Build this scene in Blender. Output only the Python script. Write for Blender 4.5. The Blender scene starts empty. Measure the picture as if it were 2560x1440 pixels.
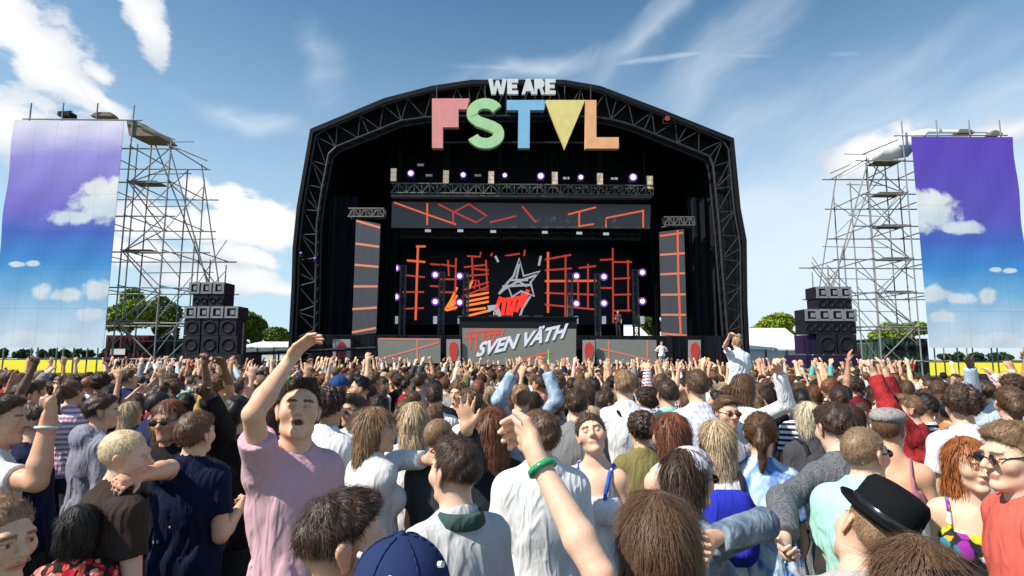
import bpy, math, random
import numpy as np
from mathutils import Vector, Matrix
C = bpy.context.scene.collection
R = math.radians
random.seed(7); rng = np.random.default_rng(7)

# ------------------------------------------------------------------ camera
FPX, CX, CY = 1422.0, 1280.0, 720.0          # focal length and centre in pixels of the 2560 wide photograph
CAMZ = 2.03
TH = math.atan((895 - 720) / FPX); PHI = R(0.18)
_f = Vector((0, math.cos(TH), math.sin(TH))); _u0 = Vector((0, -math.sin(TH), math.cos(TH))); _r0 = Vector((1, 0, 0))
_r = _r0 * math.cos(PHI) + _u0 * math.sin(PHI); _u = _u0 * math.cos(PHI) - _r0 * math.sin(PHI)
cd = bpy.data.cameras.new('camera'); cam = bpy.data.objects.new('camera', cd); C.objects.link(cam)
cd.sensor_width = 36; cd.lens = 36 * FPX / 2560; cd.clip_end = 6000; cd.clip_start = 0.05
cam.matrix_world = Matrix(((_r.x, _u.x, -_f.x, 0), (_r.y, _u.y, -_f.y, 0), (_r.z, _u.z, -_f.z, CAMZ), (0, 0, 0, 1)))
bpy.context.scene.camera = cam
def ray(px, py):
    return (_f * FPX + _r * (px - CX) + _u * (CY - py)).normalized()
def at(px, py, Y):
    """the point of the plane y = Y seen at this pixel"""
    d = ray(px, py); t = Y / d.y
    return Vector((d.x * t, Y, CAMZ + d.z * t))
def pix(p):
    v = Vector(p) - Vector((0, 0, CAMZ)); z = v.dot(_f)
    return CX + FPX * v.dot(_r) / z, CY - FPX * v.dot(_u) / z, z

# ------------------------------------------------------------------ light
sc = bpy.context.scene
SUN_AZ, SUN_EL = R(-116), R(48)              # azimuth from +Y towards +X: the sun stands to the left, a little behind the camera
sd = Vector((math.sin(SUN_AZ) * math.cos(SUN_EL), math.cos(SUN_AZ) * math.cos(SUN_EL), math.sin(SUN_EL)))
sl = bpy.data.lights.new('sun', 'SUN'); sl.energy = 5.0; sl.angle = R(0.5); sl.color = (1, .93, .82)
so = bpy.data.objects.new('sun', sl); C.objects.link(so); so.rotation_euler = (-sd).to_track_quat('-Z', 'Y').to_euler()
sc.view_settings.view_transform = 'Standard'; sc.view_settings.look = 'None'; sc.view_settings.exposure = 0.42; sc.view_settings.gamma = 1
sc.cycles.max_bounces = 5; sc.cycles.diffuse_bounces = 3; sc.cycles.glossy_bounces = 2; sc.cycles.transparent_max_bounces = 6

class NT:
    """small helper to write node trees"""
    def __init__(s, nt): s.nt = nt; s.n = nt.nodes; s.l = nt.links
    def add(s, typ, **k):
        n = s.n.new(typ)
        for a, b in k.items(): setattr(n, a, b)
        return n
    def put(s, sock, v):
        if v is None: return
        if hasattr(v, 'is_linked') or hasattr(v, 'links'): s.l.new(v, sock)
        else:
            try: sock.default_value = v
            except Exception: sock.default_value = (*v, 1)
    def m(s, op, a, b=None, c=None, clamp=False):
        n = s.add('ShaderNodeMath', operation=op, use_clamp=clamp)
        for i, v in enumerate((a, b, c)): s.put(n.inputs[i], v)
        return n.outputs[0]
    def vm(s, op, a, b=None):
        n = s.add('ShaderNodeVectorMath', operation=op)
        s.put(n.inputs[0], a); s.put(n.inputs[1], b)
        return n.outputs[0]
    def mix(s, f, a, b, mode='MIX'):
        n = s.add('ShaderNodeMix', data_type='RGBA', blend_type=mode); n.clamp_factor = True
        s.put(n.inputs[0], f); s.put(n.inputs[6], a if hasattr(a, 'links') or len(a) == 4 else (*a, 1)); s.put(n.inputs[7], b if hasattr(b, 'links') or len(b) == 4 else (*b, 1))
        return n.outputs[2]
    def ramp(s, f, *st, interp='LINEAR'):
        n = s.add('ShaderNodeValToRGB'); n.color_ramp.interpolation = interp; e = n.color_ramp.elements
        while len(e) < len(st): e.new(0.5)
        for i, (p, c) in enumerate(st): e[i].position = p; e[i].color = (*c, 1) if hasattr(c, '__len__') else (c, c, c, 1)
        s.put(n.inputs[0], f); return n.outputs[0]
    def noise(s, vec, scale, detail=3, rough=.5, out=0, dist=0):
        n = s.add('ShaderNodeTexNoise'); s.put(n.inputs['Vector'], vec)
        n.inputs['Scale'].default_value = scale; n.inputs['Detail'].default_value = detail; n.inputs['Roughness'].default_value = rough; n.inputs['Distortion'].default_value = dist
        return n.outputs[out]
    def smooth(s, v, a, b):
        n = s.add('ShaderNodeMapRange', interpolation_type='SMOOTHSTEP'); s.put(n.inputs[0], v)
        n.inputs[1].default_value = a; n.inputs[2].default_value = b; return n.outputs[0]
    def mapping(s, vec, loc=(0,0,0), rot=(0,0,0), scale=(1,1,1)):
        n = s.add('ShaderNodeMapping'); s.put(n.inputs[0], vec)
        n.inputs[1].default_value = loc; n.inputs[2].default_value = rot; n.inputs[3].default_value = scale; return n.outputs[0]
    def xyz(s, v):
        n = s.add('ShaderNodeSeparateXYZ'); s.put(n.inputs[0], v); return n.outputs
    def comb(s, x, y, z):
        n = s.add('ShaderNodeCombineXYZ'); s.put(n.inputs[0], x); s.put(n.inputs[1], y); s.put(n.inputs[2], z); return n.outputs[0]

def mat(name, fn=None, col=(.5, .5, .5), rough=.7, metal=0., spec=.3, bump=None, emit=None):
    m = bpy.data.materials.new(name); m.use_nodes = True
    t = NT(m.node_tree); b = t.n['Principled BSDF']
    b.inputs['Base Color'].default_value = (*col, 1); b.inputs['Roughness'].default_value = rough
    b.inputs['Metallic'].default_value = metal; b.inputs['Specular IOR Level'].default_value = spec
    if emit:
        b.inputs['Emission Color'].default_value = (*emit[0], 1); b.inputs['Emission Strength'].default_value = emit[1]
    if fn:
        r = fn(t)
        if isinstance(r, dict):
            for k, v in r.items():
                if k == 'bump':
                    bn = t.add('ShaderNodeBump'); t.put(bn.inputs['Height'], v[0]); bn.inputs['Strength'].default_value = v[1]; bn.inputs['Distance'].default_value = v[2]
                    t.l.new(bn.outputs[0], b.inputs['Normal'])
                else: t.put(b.inputs[k], v)
        else: t.put(b.inputs['Base Color'], r)
    return m

# ------------------------------------------------------------------ world: Nishita sky with clouds at infinity, laid out by compass direction
def azel(px, py):
    d = ray(px, py); return math.atan2(d.x, d.y), math.asin(d.z)
w = bpy.data.worlds.new('World'); sc.world = w; w.use_nodes = True
T = NT(w.node_tree); bg = T.n['Background']
sky = T.add('ShaderNodeTexSky', sky_type='NISHITA'); sky.sun_disc = False; sky.sun_elevation = SUN_EL; sky.sun_rotation = SUN_AZ
sky.air_density = 1.0; sky.dust_density = 0.6; sky.ozone_density = 1.6; sky.altitude = 50
tc = T.add('ShaderNodeTexCoord'); gx, gy, gz = T.xyz(tc.outputs['Generated'])
AZ = T.m('ARCTAN2', gx, gy); EL = T.m('ARCSINE', gz)
P2 = T.comb(AZ, EL, 0.0)
wn = T.add('ShaderNodeTexNoise'); T.put(wn.inputs['Vector'], P2); wn.inputs['Scale'].default_value = 9; wn.inputs['Detail'].default_value = 2
warp = T.vm('MULTIPLY', T.vm('SUBTRACT', wn.outputs['Color'], (.5, .5, .5)), (.10, .07, 0))
PW = T.vm('ADD', P2, warp); wx, wy, _z = T.xyz(PW)
def blob(px, py, rx, ry, ang=0., wt=1.):
    a, e = azel(px, py); dx = T.m('SUBTRACT', wx, a); dy = T.m('SUBTRACT', wy, e)
    c, s = math.cos(ang), math.sin(ang)
    u = T.m('DIVIDE', T.m('ADD', T.m('MULTIPLY', dx, c), T.m('MULTIPLY', dy, s)), rx / FPX)
    v = T.m('DIVIDE', T.m('SUBTRACT', T.m('MULTIPLY', dy, c), T.m('MULTIPLY', dx, s)), ry / FPX)
    d = T.m('SQRT', T.m('ADD', T.m('MULTIPLY', u, u), T.m('MULTIPLY', v, v)))
    return T.m('MULTIPLY', T.m('SUBTRACT', 1.0, d), wt)
def many(lst):
    r = None
    for b in lst:
        q = blob(*b); r = q if r is None else T.m('MAXIMUM', r, q)
    return r
cum = many([(60, 90, 150, 80, -.6), (20, 30, 170, 70, -.4), (120, 190, 150, 45, -.5), (225, 235, 110, 26, -.5), (20, 300, 90, 110), (370, 50, 100, 40, -1.0), (240, 165, 45, 22),
            (590, 570, 230, 62, .05, 1.1), (690, 545, 120, 60), (640, 520, 110, 40), (480, 460, 90, 34, -.2), (590, 480, 90, 30, -.2), (420, 540, 110, 60),
            (560, 690, 220, 45), (600, 640, 150, 30), (680, 710, 150, 26), (330, 620, 160, 45), (2180, 380, 110, 45, .5), (2500, 320, 140, 28, 0, .9)])
puff = T.noise(T.mapping(P2, scale=(1, 1.5, 1)), 14, 7, .62)
soft = T.noise(T.mapping(P2, scale=(1, 1.6, 1)), 5, 4, .55)
cm = T.smooth(T.m('ADD', cum, T.m('MULTIPLY', T.m('SUBTRACT', puff, .5), 2.3)), .03, .45)
# thin high cloud: streaks that run up to the right, strongest to the right of the stage
st = T.noise(T.mapping(T.mapping(PW, rot=(0, 0, R(-24))), scale=(1.1, 6, 1)), 2.2, 4, .5)
veil = many([(2200, 640, 900, 460, 0, 2.1), (2150, 330, 420, 80, .25, 1.1), (1750, 180, 420, 90, .55), (1600, 100, 480, 60, .6), (2500, 250, 500, 70, .25), (780, 120, 150, 90, -1.0, .8), (620, 290, 260, 40, -.2, .8), (1350, 170, 300, 40, .1)])
ci = T.m('MULTIPLY', T.smooth(T.m('ADD', T.m('MULTIPLY', veil, .55), T.m('MULTIPLY', T.m('SUBTRACT', st, .5), 1.1)), .0, 1.0), T.smooth(veil, -.3, .4))
low = T.m('MULTIPLY', T.smooth(EL, .62, .03), .72)                                         # the air turns milky towards the horizon
a0, e0 = azel(1100, 163); a1, e1 = azel(1800, 122); a2, e2 = azel(2160, 132)
def trail(ax, ay, bx, by, wd):
    t = T.m('DIVIDE', T.m('SUBTRACT', AZ, ax), bx - ax)
    y = T.m('ADD', T.m('MULTIPLY', t, by - ay), ay)
    d = T.m('ABSOLUTE', T.m('SUBTRACT', T.m('ADD', EL, T.m('MULTIPLY', T.m('SUBTRACT', puff, .5), .006)), y))
    ins = T.m('MULTIPLY', T.smooth(t, 0, .25), T.smooth(t, 1.02, .9))
    return T.m('MULTIPLY', T.smooth(d, wd, 0), ins)
tr = T.m('MULTIPLY', T.m('MAXIMUM', trail(a0, e0, a1, e1, .0075), trail(a1 - .05, e1, a2, e2, .006)), T.smooth(soft, .3, .6))
thin = T.m('MAXIMUM', T.m('MULTIPLY', ci, .72), T.m('MULTIPLY', tr, .42))
SKYK = .095
g = T.mix(1.0, sky.outputs[0], (.78, 1.12, 1.16), 'MULTIPLY')
g = T.mix(low, g, tuple(x / SKYK for x in (.50, .64, .76)))
g = T.mix(thin, g, tuple(x / SKYK for x in (.64, .71, .78)))
shade = T.mix(T.smooth(T.m('ADD', T.m('MULTIPLY', cum, .5), T.m('MULTIPLY', soft, 1.0)), .42, .95), tuple(x / SKYK for x in (.47, .53, .61)), tuple(x / SKYK for x in (.79, .79, .79)))
g = T.mix(T.m('MULTIPLY', cm, .96), g, shade)
T.put(bg.inputs[0], g); bg.inputs[1].default_value = SKYK

# ------------------------------------------------------------------ mesh helpers
def mesh_obj(name, vs, fs, m, parent=None, smooth=False, local=False):
    me = bpy.data.meshes.new(name); vs = np.asarray(vs, np.float32)
    if isinstance(fs, np.ndarray):
        k = fs.shape[1]; me.vertices.add(len(vs)); me.vertices.foreach_set('co', vs.ravel())
        me.loops.add(fs.size); me.loops.foreach_set('vertex_index', fs.astype(np.int32).ravel())
        me.polygons.add(len(fs)); me.polygons.foreach_set('loop_start', np.arange(0, fs.size, k, dtype=np.int32))
        me.update(calc_edges=True)
    else: me.from_pydata([tuple(map(float, v)) for v in vs], [], fs); me.update()
    me.polygons.foreach_set('use_smooth', [smooth] * len(me.polygons))
    if m: me.materials.append(m)
    o = bpy.data.objects.new(name, me); C.objects.link(o)
    if parent: o.parent = parent
    return o
def tag(o, label=None, cat=None, group=None, kind=None):
    for k, v in (('label', label), ('category', cat), ('group', group), ('kind', kind)):
        if v: o[k] = v
    return o
def empty(name, loc=(0, 0, 0), rz=0, label=None, cat=None, group=None, kind=None):
    o = bpy.data.objects.new(name, None); C.objects.link(o); o.location = loc; o.rotation_euler = (0, 0, rz); o.empty_display_size = .1
    return tag(o, label, cat, group, kind)
class MB:
    def __init__(s, org=(0, 0, 0)): s.v = []; s.f = []; s.o = Vector(org)
    def _a(s, vs, fs):
        n = len(s.v); s.v += [tuple(Vector(v) - s.o) for v in vs]; s.f += [tuple(i + n for i in f) for f in fs]; return s
    def box(s, c, d, rz=0., rot=None):
        x, y, z = (q / 2 for q in d); M = rot if rot is not None else Matrix.Rotation(rz, 3, 'Z')
        vs = [Vector(c) + M @ Vector((a * x, b * y, e * z)) for a in (-1, 1) for b in (-1, 1) for e in (-1, 1)]
        return s._a(vs, [(0, 1, 3, 2), (4, 6, 7, 5), (0, 4, 5, 1), (2, 3, 7, 6), (0, 2, 6, 4), (1, 5, 7, 3)])
    def hexa(s, P):     # P: 8 corners, front quad (4, ccw seen from the front) then back quad
        return s._a(P, [(0, 1, 2, 3), (7, 6, 5, 4), (0, 4, 5, 1), (1, 5, 6, 2), (2, 6, 7, 3), (3, 7, 4, 0)])
    def tube(s, a, b, r, r2=None, n=6, cap=True):
        a = Vector(a); b = Vector(b); d = (b - a); r2 = r if r2 is None else r2
        if d.length < 1e-6: return s
        d.normalize(); u = d.orthogonal().normalized(); w_ = d.cross(u)
        vs = [p + (u * math.cos(t) + w_ * math.sin(t)) * q for p, q in ((a, r), (b, r2)) for t in (2 * math.pi * i / n for i in range(n))]
        fs = [(i, (i + 1) % n, n + (i + 1) % n, n + i) for i in range(n)]
        if cap: fs += [tuple(range(n))[::-1], tuple(range(n, 2 * n))]
        return s._a(vs, fs)
    def path(s, ps, r, n=6):
        for a, b in zip(ps[:-1], ps[1:]): s.tube(a, b, r, n=n)
        return s
    def prism(s, pts, y0, y1):   # outline in x, z extruded along y
        n = len(pts); vs = [(x, y0, z) for x, z in pts] + [(x, y1, z) for x, z in pts]
        return s._a(vs, [tuple(range(n)), tuple(range(2 * n - 1, n - 1, -1))] + [(i, i + n, (i + 1) % n + n, (i + 1) % n) for i in range(n)])
    def lathe(s, prof, M=None, n=20):
        M = M or Matrix.Identity(4); vs = []; fs = []
        for r, z in prof:
            for i in range(n): t = 2 * math.pi * i / n; vs.append(M @ Vector((r * math.cos(t), r * math.sin(t), z)))
        for j in range(len(prof) - 1):
            for i in range(n): fs.append((j * n + i, j * n + (i + 1) % n, (j + 1) * n + (i + 1) % n, (j + 1) * n + i))
        return s._a(vs, fs)
    def build(s, name, m, parent=None, smooth=False): return mesh_obj(name, s.v, s.f, m, parent, smooth)
def truss(mb, a, b, side, up, n, rc=.03, rl=.015):
    """four chord box truss from a to b; side and up are its full width vectors"""
    a, b, side, up = map(Vector, (a, b, side, up)); off = [(-side - up) / 2, (side - up) / 2, (side + up) / 2, (-side + up) / 2]
    for o_ in off: mb.tube(a + o_, b + o_, rc, n=5)
    for k in range(n):
        p, q = a.lerp(b, k / n), a.lerp(b, (k + 1) / n)
        for i in range(4):
            j = (i + 1) % 4; A, B = (off[i], off[j]) if k % 2 else (off[j], off[i])
            mb.tube(p + A, q + B, rl, n=4, cap=False); mb.tube(q + off[i], q + off[j], rl, n=4, cap=False)
# ------------------------------------------------------------------ the place
OP = lambda t: t.add('ShaderNodeTexCoord').outputs['Object']
def ground_fn(t):
    p = t.add('ShaderNodeNewGeometry').outputs['Position']; n = t.noise(p, .6, 6, .65); m = t.noise(p, 6, 4, .6)
    c = t.mix(t.smooth(n, .35, .65), (.055, .075, .02), (.13, .10, .06)); return {'Base Color': t.mix(t.smooth(m, .4, .7), c, (.08, .09, .035)), 'bump': (m, .6, .04)}
M_GROUND = mat('trodden_grass', ground_fn, rough=.95, spec=.1)
def rape_fn(t):
    p = t.add('ShaderNodeNewGeometry').outputs['Position']; n = t.noise(t.mapping(p, scale=(.2, 1, 1)), .25, 5, .6); m = t.noise(p, 3, 3, .7)
    return {'Base Color': t.mix(t.smooth(m, .35, .75), t.mix(t.smooth(n, .3, .7), (.62, .50, .02), (.78, .66, .03)), (.35, .36, .03)), 'bump': (m, .8, .3)}
M_RAPE = mat('rapeseed_bloom', rape_fn, rough=.9, spec=.1)
def sheet(name, x0, x1, y0, y1, z, m): return tag(mesh_obj(name, [(x0, y0, z), (x1, y0, z), (x1, y1, z), (x0, y1, z)], [(0, 1, 2, 3)], m), kind='structure')
sheet('ground', -2500, 2500, -60, 3500, 0, M_GROUND)
sheet('field', -900, 900, 72, 590, .02, M_RAPE)
def leaf_fn(c0, c1):
    def F(t):
        g = t.add('ShaderNodeNewGeometry').outputs['Random Per Island']; n = t.noise(OP(t), .5, 3)
        return t.mix(t.m('MULTIPLY', t.m('ADD', g, n), .5), c0, c1)
    return F
M_LEAF = mat('leaves', leaf_fn((.03, .065, .012), (.14, .19, .03)), rough=.6, spec=.25)
M_LEAFB = mat('bright_leaves', leaf_fn((.10, .16, .01), (.26, .33, .03)), rough=.6, spec=.25)
M_LEAFD = mat('distant_leaves', leaf_fn((.02, .045, .025), (.06, .10, .05)), rough=.8, spec=.1)
M_BARK = mat('bark', lambda t: t.mix(t.noise(OP(t), 8, 4), (.05, .035, .025), (.13, .10, .07)), rough=.95)
def leaves(cx, cy, cz, rx, ry, rz_, n, size, seed, lumps=9):
    r = np.random.default_rng(seed)
    Lc = r.normal(size=(lumps, 3)); Lc /= np.linalg.norm(Lc, axis=1)[:, None]; Lc *= r.uniform(.25, .75, (lumps, 1)); Lr = r.uniform(.3, .5, lumps)
    k = r.integers(0, lumps, n); d = r.normal(size=(n, 3)); d /= np.linalg.norm(d, axis=1)[:, None]; p = Lc[k] + d * (Lr[k] * r.uniform(.6, 1.05, n) ** .5)[:, None]
    p = p * (rx, ry, rz_) + (cx, cy, cz); p = p[p[:, 2] > max(.6, cz - rz_ * 1.0)]; n = len(p)
    a = r.normal(size=(n, 3)); a /= np.linalg.norm(a, axis=1)[:, None]; b = np.cross(a, r.normal(size=(n, 3))); b /= np.linalg.norm(b, axis=1)[:, None]; s = size * r.uniform(.5, 1.3, (n, 1))
    v = np.stack([p - a * s, p - b * s * .6, p + a * s, p + b * s * .6], 1).reshape(-1, 3); return v, np.arange(4 * n).reshape(n, 4)
def tree(px0, px1, ptop, Y, label, m=M_LEAF, n=5000, seed=1, trunk=True, pbot=None, size=.22):
    a, b = at(px0, ptop, Y), at(px1, ptop, Y); h = a.z; cx = (a.x + b.x) / 2; rx = (b.x - a.x) / 2; bot = at(px0, pbot, Y).z if pbot else h * .2
    e = empty('tree', (cx, Y, 0), label=label, cat='tree', group='trees behind the festival ground'); rz_ = (h - bot) / 2
    v, f = leaves(0, 0, bot + rz_, rx, rx * .8, rz_, n, size, seed); mesh_obj('crown', v, f, m, e)
    t = MB(); r = random.Random(seed); t.tube((0, 0, 0), (0, 0, bot + rz_ * .6), .35, .2, 8)
    for i in range(6): z = bot + rz_ * r.uniform(-.3, .5); t.tube((0, 0, z), (rx * r.uniform(-.7, .7), rx * r.uniform(-.4, .4), z + rz_ * r.uniform(.3, .9)), .12, .05, 6)
    t.build('trunk', M_BARK, e)
v, f = leaves(0, 0, 0, 1, 1, 1, 10, .1, 1); V_, F_ = [], []
rr = np.random.default_rng(5)
for i in range(150):      # far wood on the horizon
    x = -760 + i * 10.2 + rr.uniform(-3, 3)
    v, f = leaves(x, 610 + rr.uniform(0, 30), 4.5, 9, 6, rr.uniform(4.5, 6.5), 420, 2.0, 100 + i, 6); F_.append(f + sum(len(q) for q in V_)); V_.append(v)
tag(mesh_obj('far_wood', np.concatenate(V_), np.concatenate(F_), M_LEAFD), 'dark line of woodland along the horizon beyond the yellow field', 'woodland', kind='stuff')
tree(262, 400, 716, 62, 'bright green tree behind the left scaffold tower', M_LEAFB, 7000, 3, pbot=850)
tree(372, 470, 745, 66, 'darker tree between the left scaffold and the speaker stack', M_LEAF, 5000, 4, pbot=860)
tree(582, 690, 758, 64, 'round dark green tree right of the left speaker stack', M_LEAF, 8000, 7, pbot=862, size=.26)
tree(655, 735, 812, 60, 'low bush tree at the left edge of the stage', M_LEAF, 3500, 8, pbot=866)
tree(1850, 2018, 776, 80, 'low domed bright green tree right of the stage', M_LEAFB, 8000, 9, pbot=880, size=.3)
tree(2165, 2320, 793, 62, 'olive green tree behind the right scaffold tower', M_LEAFB, 6000, 12, pbot=870)
tree(1555, 1660, 768, 66, 'tree glimpsed through the open back of the stage', M_LEAF, 4000, 13, pbot=850)

M_BLACK = mat('black_drape', lambda t: {'Base Color': t.mix(t.noise(t.mapping(OP(t), scale=(1, 1, .08)), 3, 4), (.006, .007, .009), (.020, .021, .026)), 'bump': (t.noise(t.mapping(OP(t), scale=(1, 1, .05)), 2.5, 3), .7, .25)}, rough=.95, spec=.02)
M_SKINB = mat('black_roof_skin', col=(.012, .013, .016), rough=.7, spec=.12)
M_TRUSS = mat('dulled_truss_metal', lambda t: t.mix(t.noise(OP(t), 2, 3), (.020, .020, .023), (.055, .052, .053)), rough=.6, metal=.2)
M_TRUSSL = mat('pale_truss_metal', lambda t: t.mix(t.noise(OP(t), 2, 3), (.07, .07, .07), (.17, .165, .155)), rough=.55, metal=.2)
M_DECK = mat('stage_deck', col=(.012, .012, .015), rough=.6, spec=.2)
M_LED = mat('screen_surface', lambda t: t.mix(t.m('GREATER_THAN', t.m('FRACT', t.m('MULTIPLY', t.xyz(OP(t))[0], 2)), .97), (.065, .068, .080), (.04, .04, .045)), rough=.5, spec=.25, emit=((.9, .9, 1.), .012))
M_LEDF = mat('front_screen_surface', lambda t: t.mix(t.noise(OP(t), 1.5, 3), (.20, .205, .185), (.26, .26, .235)), rough=.6, spec=.2)
M_LEDD = mat('dark_screen_surface', col=(.012, .013, .018), rough=.5, spec=.2)
glow = lambda n, c, s: mat(n, col=(.02, .02, .02), emit=(c, s))
M_ORA = glow('orange_glow', (.85, .15, .06), .68); M_RED2 = glow('red_glow', (.60, .06, .045), .6); M_AMB = glow('amber_glow', (1, .22, .04), .9); M_WHT = glow('white_glow', (.55, .58, .66), .5)
M_LAMP = glow('violet_lamp', (.60, .36, 1), 2.6); M_HALO = glow('violet_halo', (.20, .09, .48), .7)  # the dim one colours the halo of light round the violet lamps
M_VIO = glow('violet_glow', (.28, .10, .75), .9); M_WARM = mat('blinder_face', col=(.5, .40, .30), rough=.5, emit=((1, .78, .58), .22))

ST = 34.0
def XZ(px, py, Y=ST): p = at(px, py, Y); return p.x, p.z
outer = [(732, 980), (729, 700), (731, 620), (741, 520), (775, 322), (960, 245), (1080, 214), (1180, 199), (1410, 199), (1500, 214), (1660, 275), (1835, 345), (1852, 520), (1867, 600), (1869, 760), (1868, 980)]
inner = [(785, 980), (785, 800), (790, 560), (801, 480), (822, 372), (1000, 300), (1070, 290), (1180, 288), (1410, 288), (1510, 292), (1575, 308), (1660, 342), (1783, 392), (1800, 560), (1806, 640), (1818, 980)]
SO = Vector((at(1300, 895, ST).x, ST, 0))
stage = empty('festival_stage', SO, label='huge arched black festival stage with lattice truss edge', cat='stage')
O_ = [XZ(*p) for p in outer]; I_ = [XZ(*p) for p in inner]
O_[0] = (O_[1][0], 0); O_[-1] = (O_[-2][0], 0); I_[0] = (I_[1][0], 0); I_[-1] = (I_[-2][0] + .3, 0)
b = MB(SO)      # roof skin: a shell with real thickness
for (a, c) in zip(O_[:-1], O_[1:]):
    m_ = lambda p, k: (SO.x + (p[0] - SO.x) * k, max(0, p[1] * k))
    a2, c2 = m_(a, .985), m_(c, .985)
    b.hexa([(a[0], ST, a[1]), (c[0], ST, c[1]), (c2[0], ST, c2[1]), (a2[0], ST, a2[1]), (a[0], ST + 13, a[1]), (c[0], ST + 13, c[1]), (c2[0], ST + 13, c2[1]), (a2[0], ST + 13, a2[1])])
b.build('roof_skin', M_SKINB, stage)
b = MB(SO)
for i in range(len(O_) - 1):   # black cloth behind the truss
    a, c, d, e = O_[i], O_[i + 1], I_[i + 1], I_[i]; sh = lambda p: (SO.x + (p[0] - SO.x) * .984, p[1] * .984)
    a, c = sh(a), sh(c)
    b.hexa([(a[0], ST + 1.1, a[1]), (c[0], ST + 1.1, c[1]), (d[0], ST + 1.1, d[1]), (e[0], ST + 1.1, e[1]), (a[0], ST + 1.2, a[1]), (c[0], ST + 1.2, c[1]), (d[0], ST + 1.2, d[1]), (e[0], ST + 1.2, e[1])])
b.build('arch_cloth', M_BLACK, stage)
def along(P, n):
    L = [0]; 
    for a, c in zip(P[:-1], P[1:]): L.append(L[-1] + math.dist(a, c))
    out = []
    for k in range(n + 1):
        t = L[-1] * k / n; i = max(j for j in range(len(L)) if L[j] <= t + 1e-9); i = min(i, len(P) - 2); u = (t - L[i]) / (L[i + 1] - L[i]); out.append(tuple(P[i][j] + (P[i + 1][j] - P[i][j]) * u for j in (0, 1)))
    return out
sh = lambda p: (SO.x + (p[0] - SO.x) * .975, p[1] * .985)
OA, IA = along([sh(p) for p in O_], 74), along(I_, 74)
b = MB(SO); v3 = lambda p, y: Vector((p[0], y, p[1]))
b.path([v3(p, ST + .15) for p in OA], .06); b.build('outer_chord', mat('dark_chord', col=(.03, .03, .033), rough=.6), stage)
b = MB(SO); b.path([v3(p, ST + .15) for p in IA], .075); b.build('inner_chord', M_TRUSS, stage); b = MB(SO); b.path([v3(p, ST + .95) for p in IA], .05); b.build('rear_chord', M_TRUSS, stage)
b = MB(SO)
for k in range(74):
    if k % 2: b.tube(v3(IA[k], ST + .15), v3(OA[k + 1], ST + .2), .032, n=5)
    else: b.tube(v3(OA[k], ST + .2), v3(IA[k + 1], ST + .15), .032, n=5)
    if k % 3 == 0: b.tube(v3(OA[k], ST + .2), v3(IA[k], ST + .15), .03, n=5)
    b.tube(v3(IA[k], ST + .15), v3(IA[k + 1], ST + .95), .02, n=4)
b.build('truss_lattice', M_TRUSS, stage)
DZ = at(1300, 838, ST).z
xl, xr = XZ(786, 700)[0], XZ(1812, 700)[0]
b = MB(SO); b.box((SO.x, ST + 6.6, DZ / 2), (xr - xl, 13, DZ)); b.build('stage_deck', M_DECK, stage)
b = MB(SO); g0, g1 = XZ(1560, 840, 46.5)[0], XZ(1668, 840, 46.5)[0]; gz = at(1600, 772, 46.5).z; L0, L1 = O_[1][0] + .02, O_[-2][0] - .02
n = 90
def wall(xa, xb, za, zb, y, k=24, amp=.12):
    for i in range(k):
        x0 = xa + (xb - xa) * i / k; x1 = xa + (xb - xa) * (i + 1) / k; y0 = y + amp * math.sin(i * 1.9); y1 = y + amp * math.sin((i + 1) * 1.9)
        b.hexa([(x0, y0, za), (x1, y1, za), (x1, y1, zb), (x0, y0, zb), (x0, y0 + .05, za), (x1, y1 + .05, za), (x1, y1 + .05, zb), (x0, y0 + .05, zb)])
ht = max(z for _, z in O_)
wall(L0, g0, 0, 12.8, 46.5, 50); wall(g1, L1, 0, 12.8, 46.5, 16); wall(g0, g1, gz, 12.8, 46.5, 8); wall(g0, g1, 0, DZ - .3, 46.5, 8)
bp = [p for p in O_ if p[1] > 5]; b.prism(bp[::-1] and bp, 46.75, 46.85)
b.build('back_drape', M_BLACK, stage)
for xa, xb, y, nm in ((XZ(795, 700)[0], XZ(868, 700)[0], ST + 1.6, 'side_drape'), (XZ(1722, 700, 36)[0], XZ(1812, 700, 36)[0], ST + 1.6, 'side_drape'), (XZ(955, 700, 37)[0], XZ(985, 700, 37)[0], 37.5, 'inner_drape'), (XZ(1632, 640, 37)[0], XZ(1650, 640, 37)[0], 37.5, 'inner_drape')):
    b = MB(SO); wall(xa, xb, 0 if nm[0] == 's' else DZ, 12.3, y, 14, .16); b.build(nm, M_BLACK, stage)
b = MB(SO); wall(XZ(950, 700, 38)[0], XZ(1650, 700, 38)[0], at(1300, 612, 40).z, at(1300, 300, 40).z, 40, 60, .1); b.build('header_drape', M_BLACK, stage)
b = MB(SO)   # black scrim below the deck edge
wall(xl + .05, xr - .05, 0, DZ - .05, ST - .15, 60, .05); b.build('deck_scrim', M_BLACK, stage)

# letters over the stage
def plate(name, pts, Y, dep, m, parent):
    o = Vector(parent.location) if parent else Vector((0, 0, 0)); b = MB(o); b.prism([XZ(x, y, Y) for x, y in pts], Y, Y + dep); return b.build(name, m, parent)
def paint(n, c): return mat(n, lambda t: t.mix(t.smooth(t.noise(OP(t), 1.6, 4, .6), .35, .7), c, tuple(q * .82 + .04 for q in c)), rough=.7, spec=.15)
LY = 33.3
sign = empty('letter_sign', at(1310, 380, LY), label='giant pastel letters FSTVL hung across the top of the stage', cat='sign')
plate('letter_f', [(1080, 370), (1107, 370), (1107, 318), (1146, 318), (1146, 273), (1168, 273), (1173, 246), (1080, 246)], LY, .35, paint('pink_letter_paint', (.80, .30, .29)), sign)
plate('letter_t', [(1295, 370), (1324, 370), (1325, 275), (1360, 275), (1364, 250), (1267, 250), (1267, 275), (1296, 275)], LY, .35, paint('blue_letter_paint', (.24, .52, .76)), sign)
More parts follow.
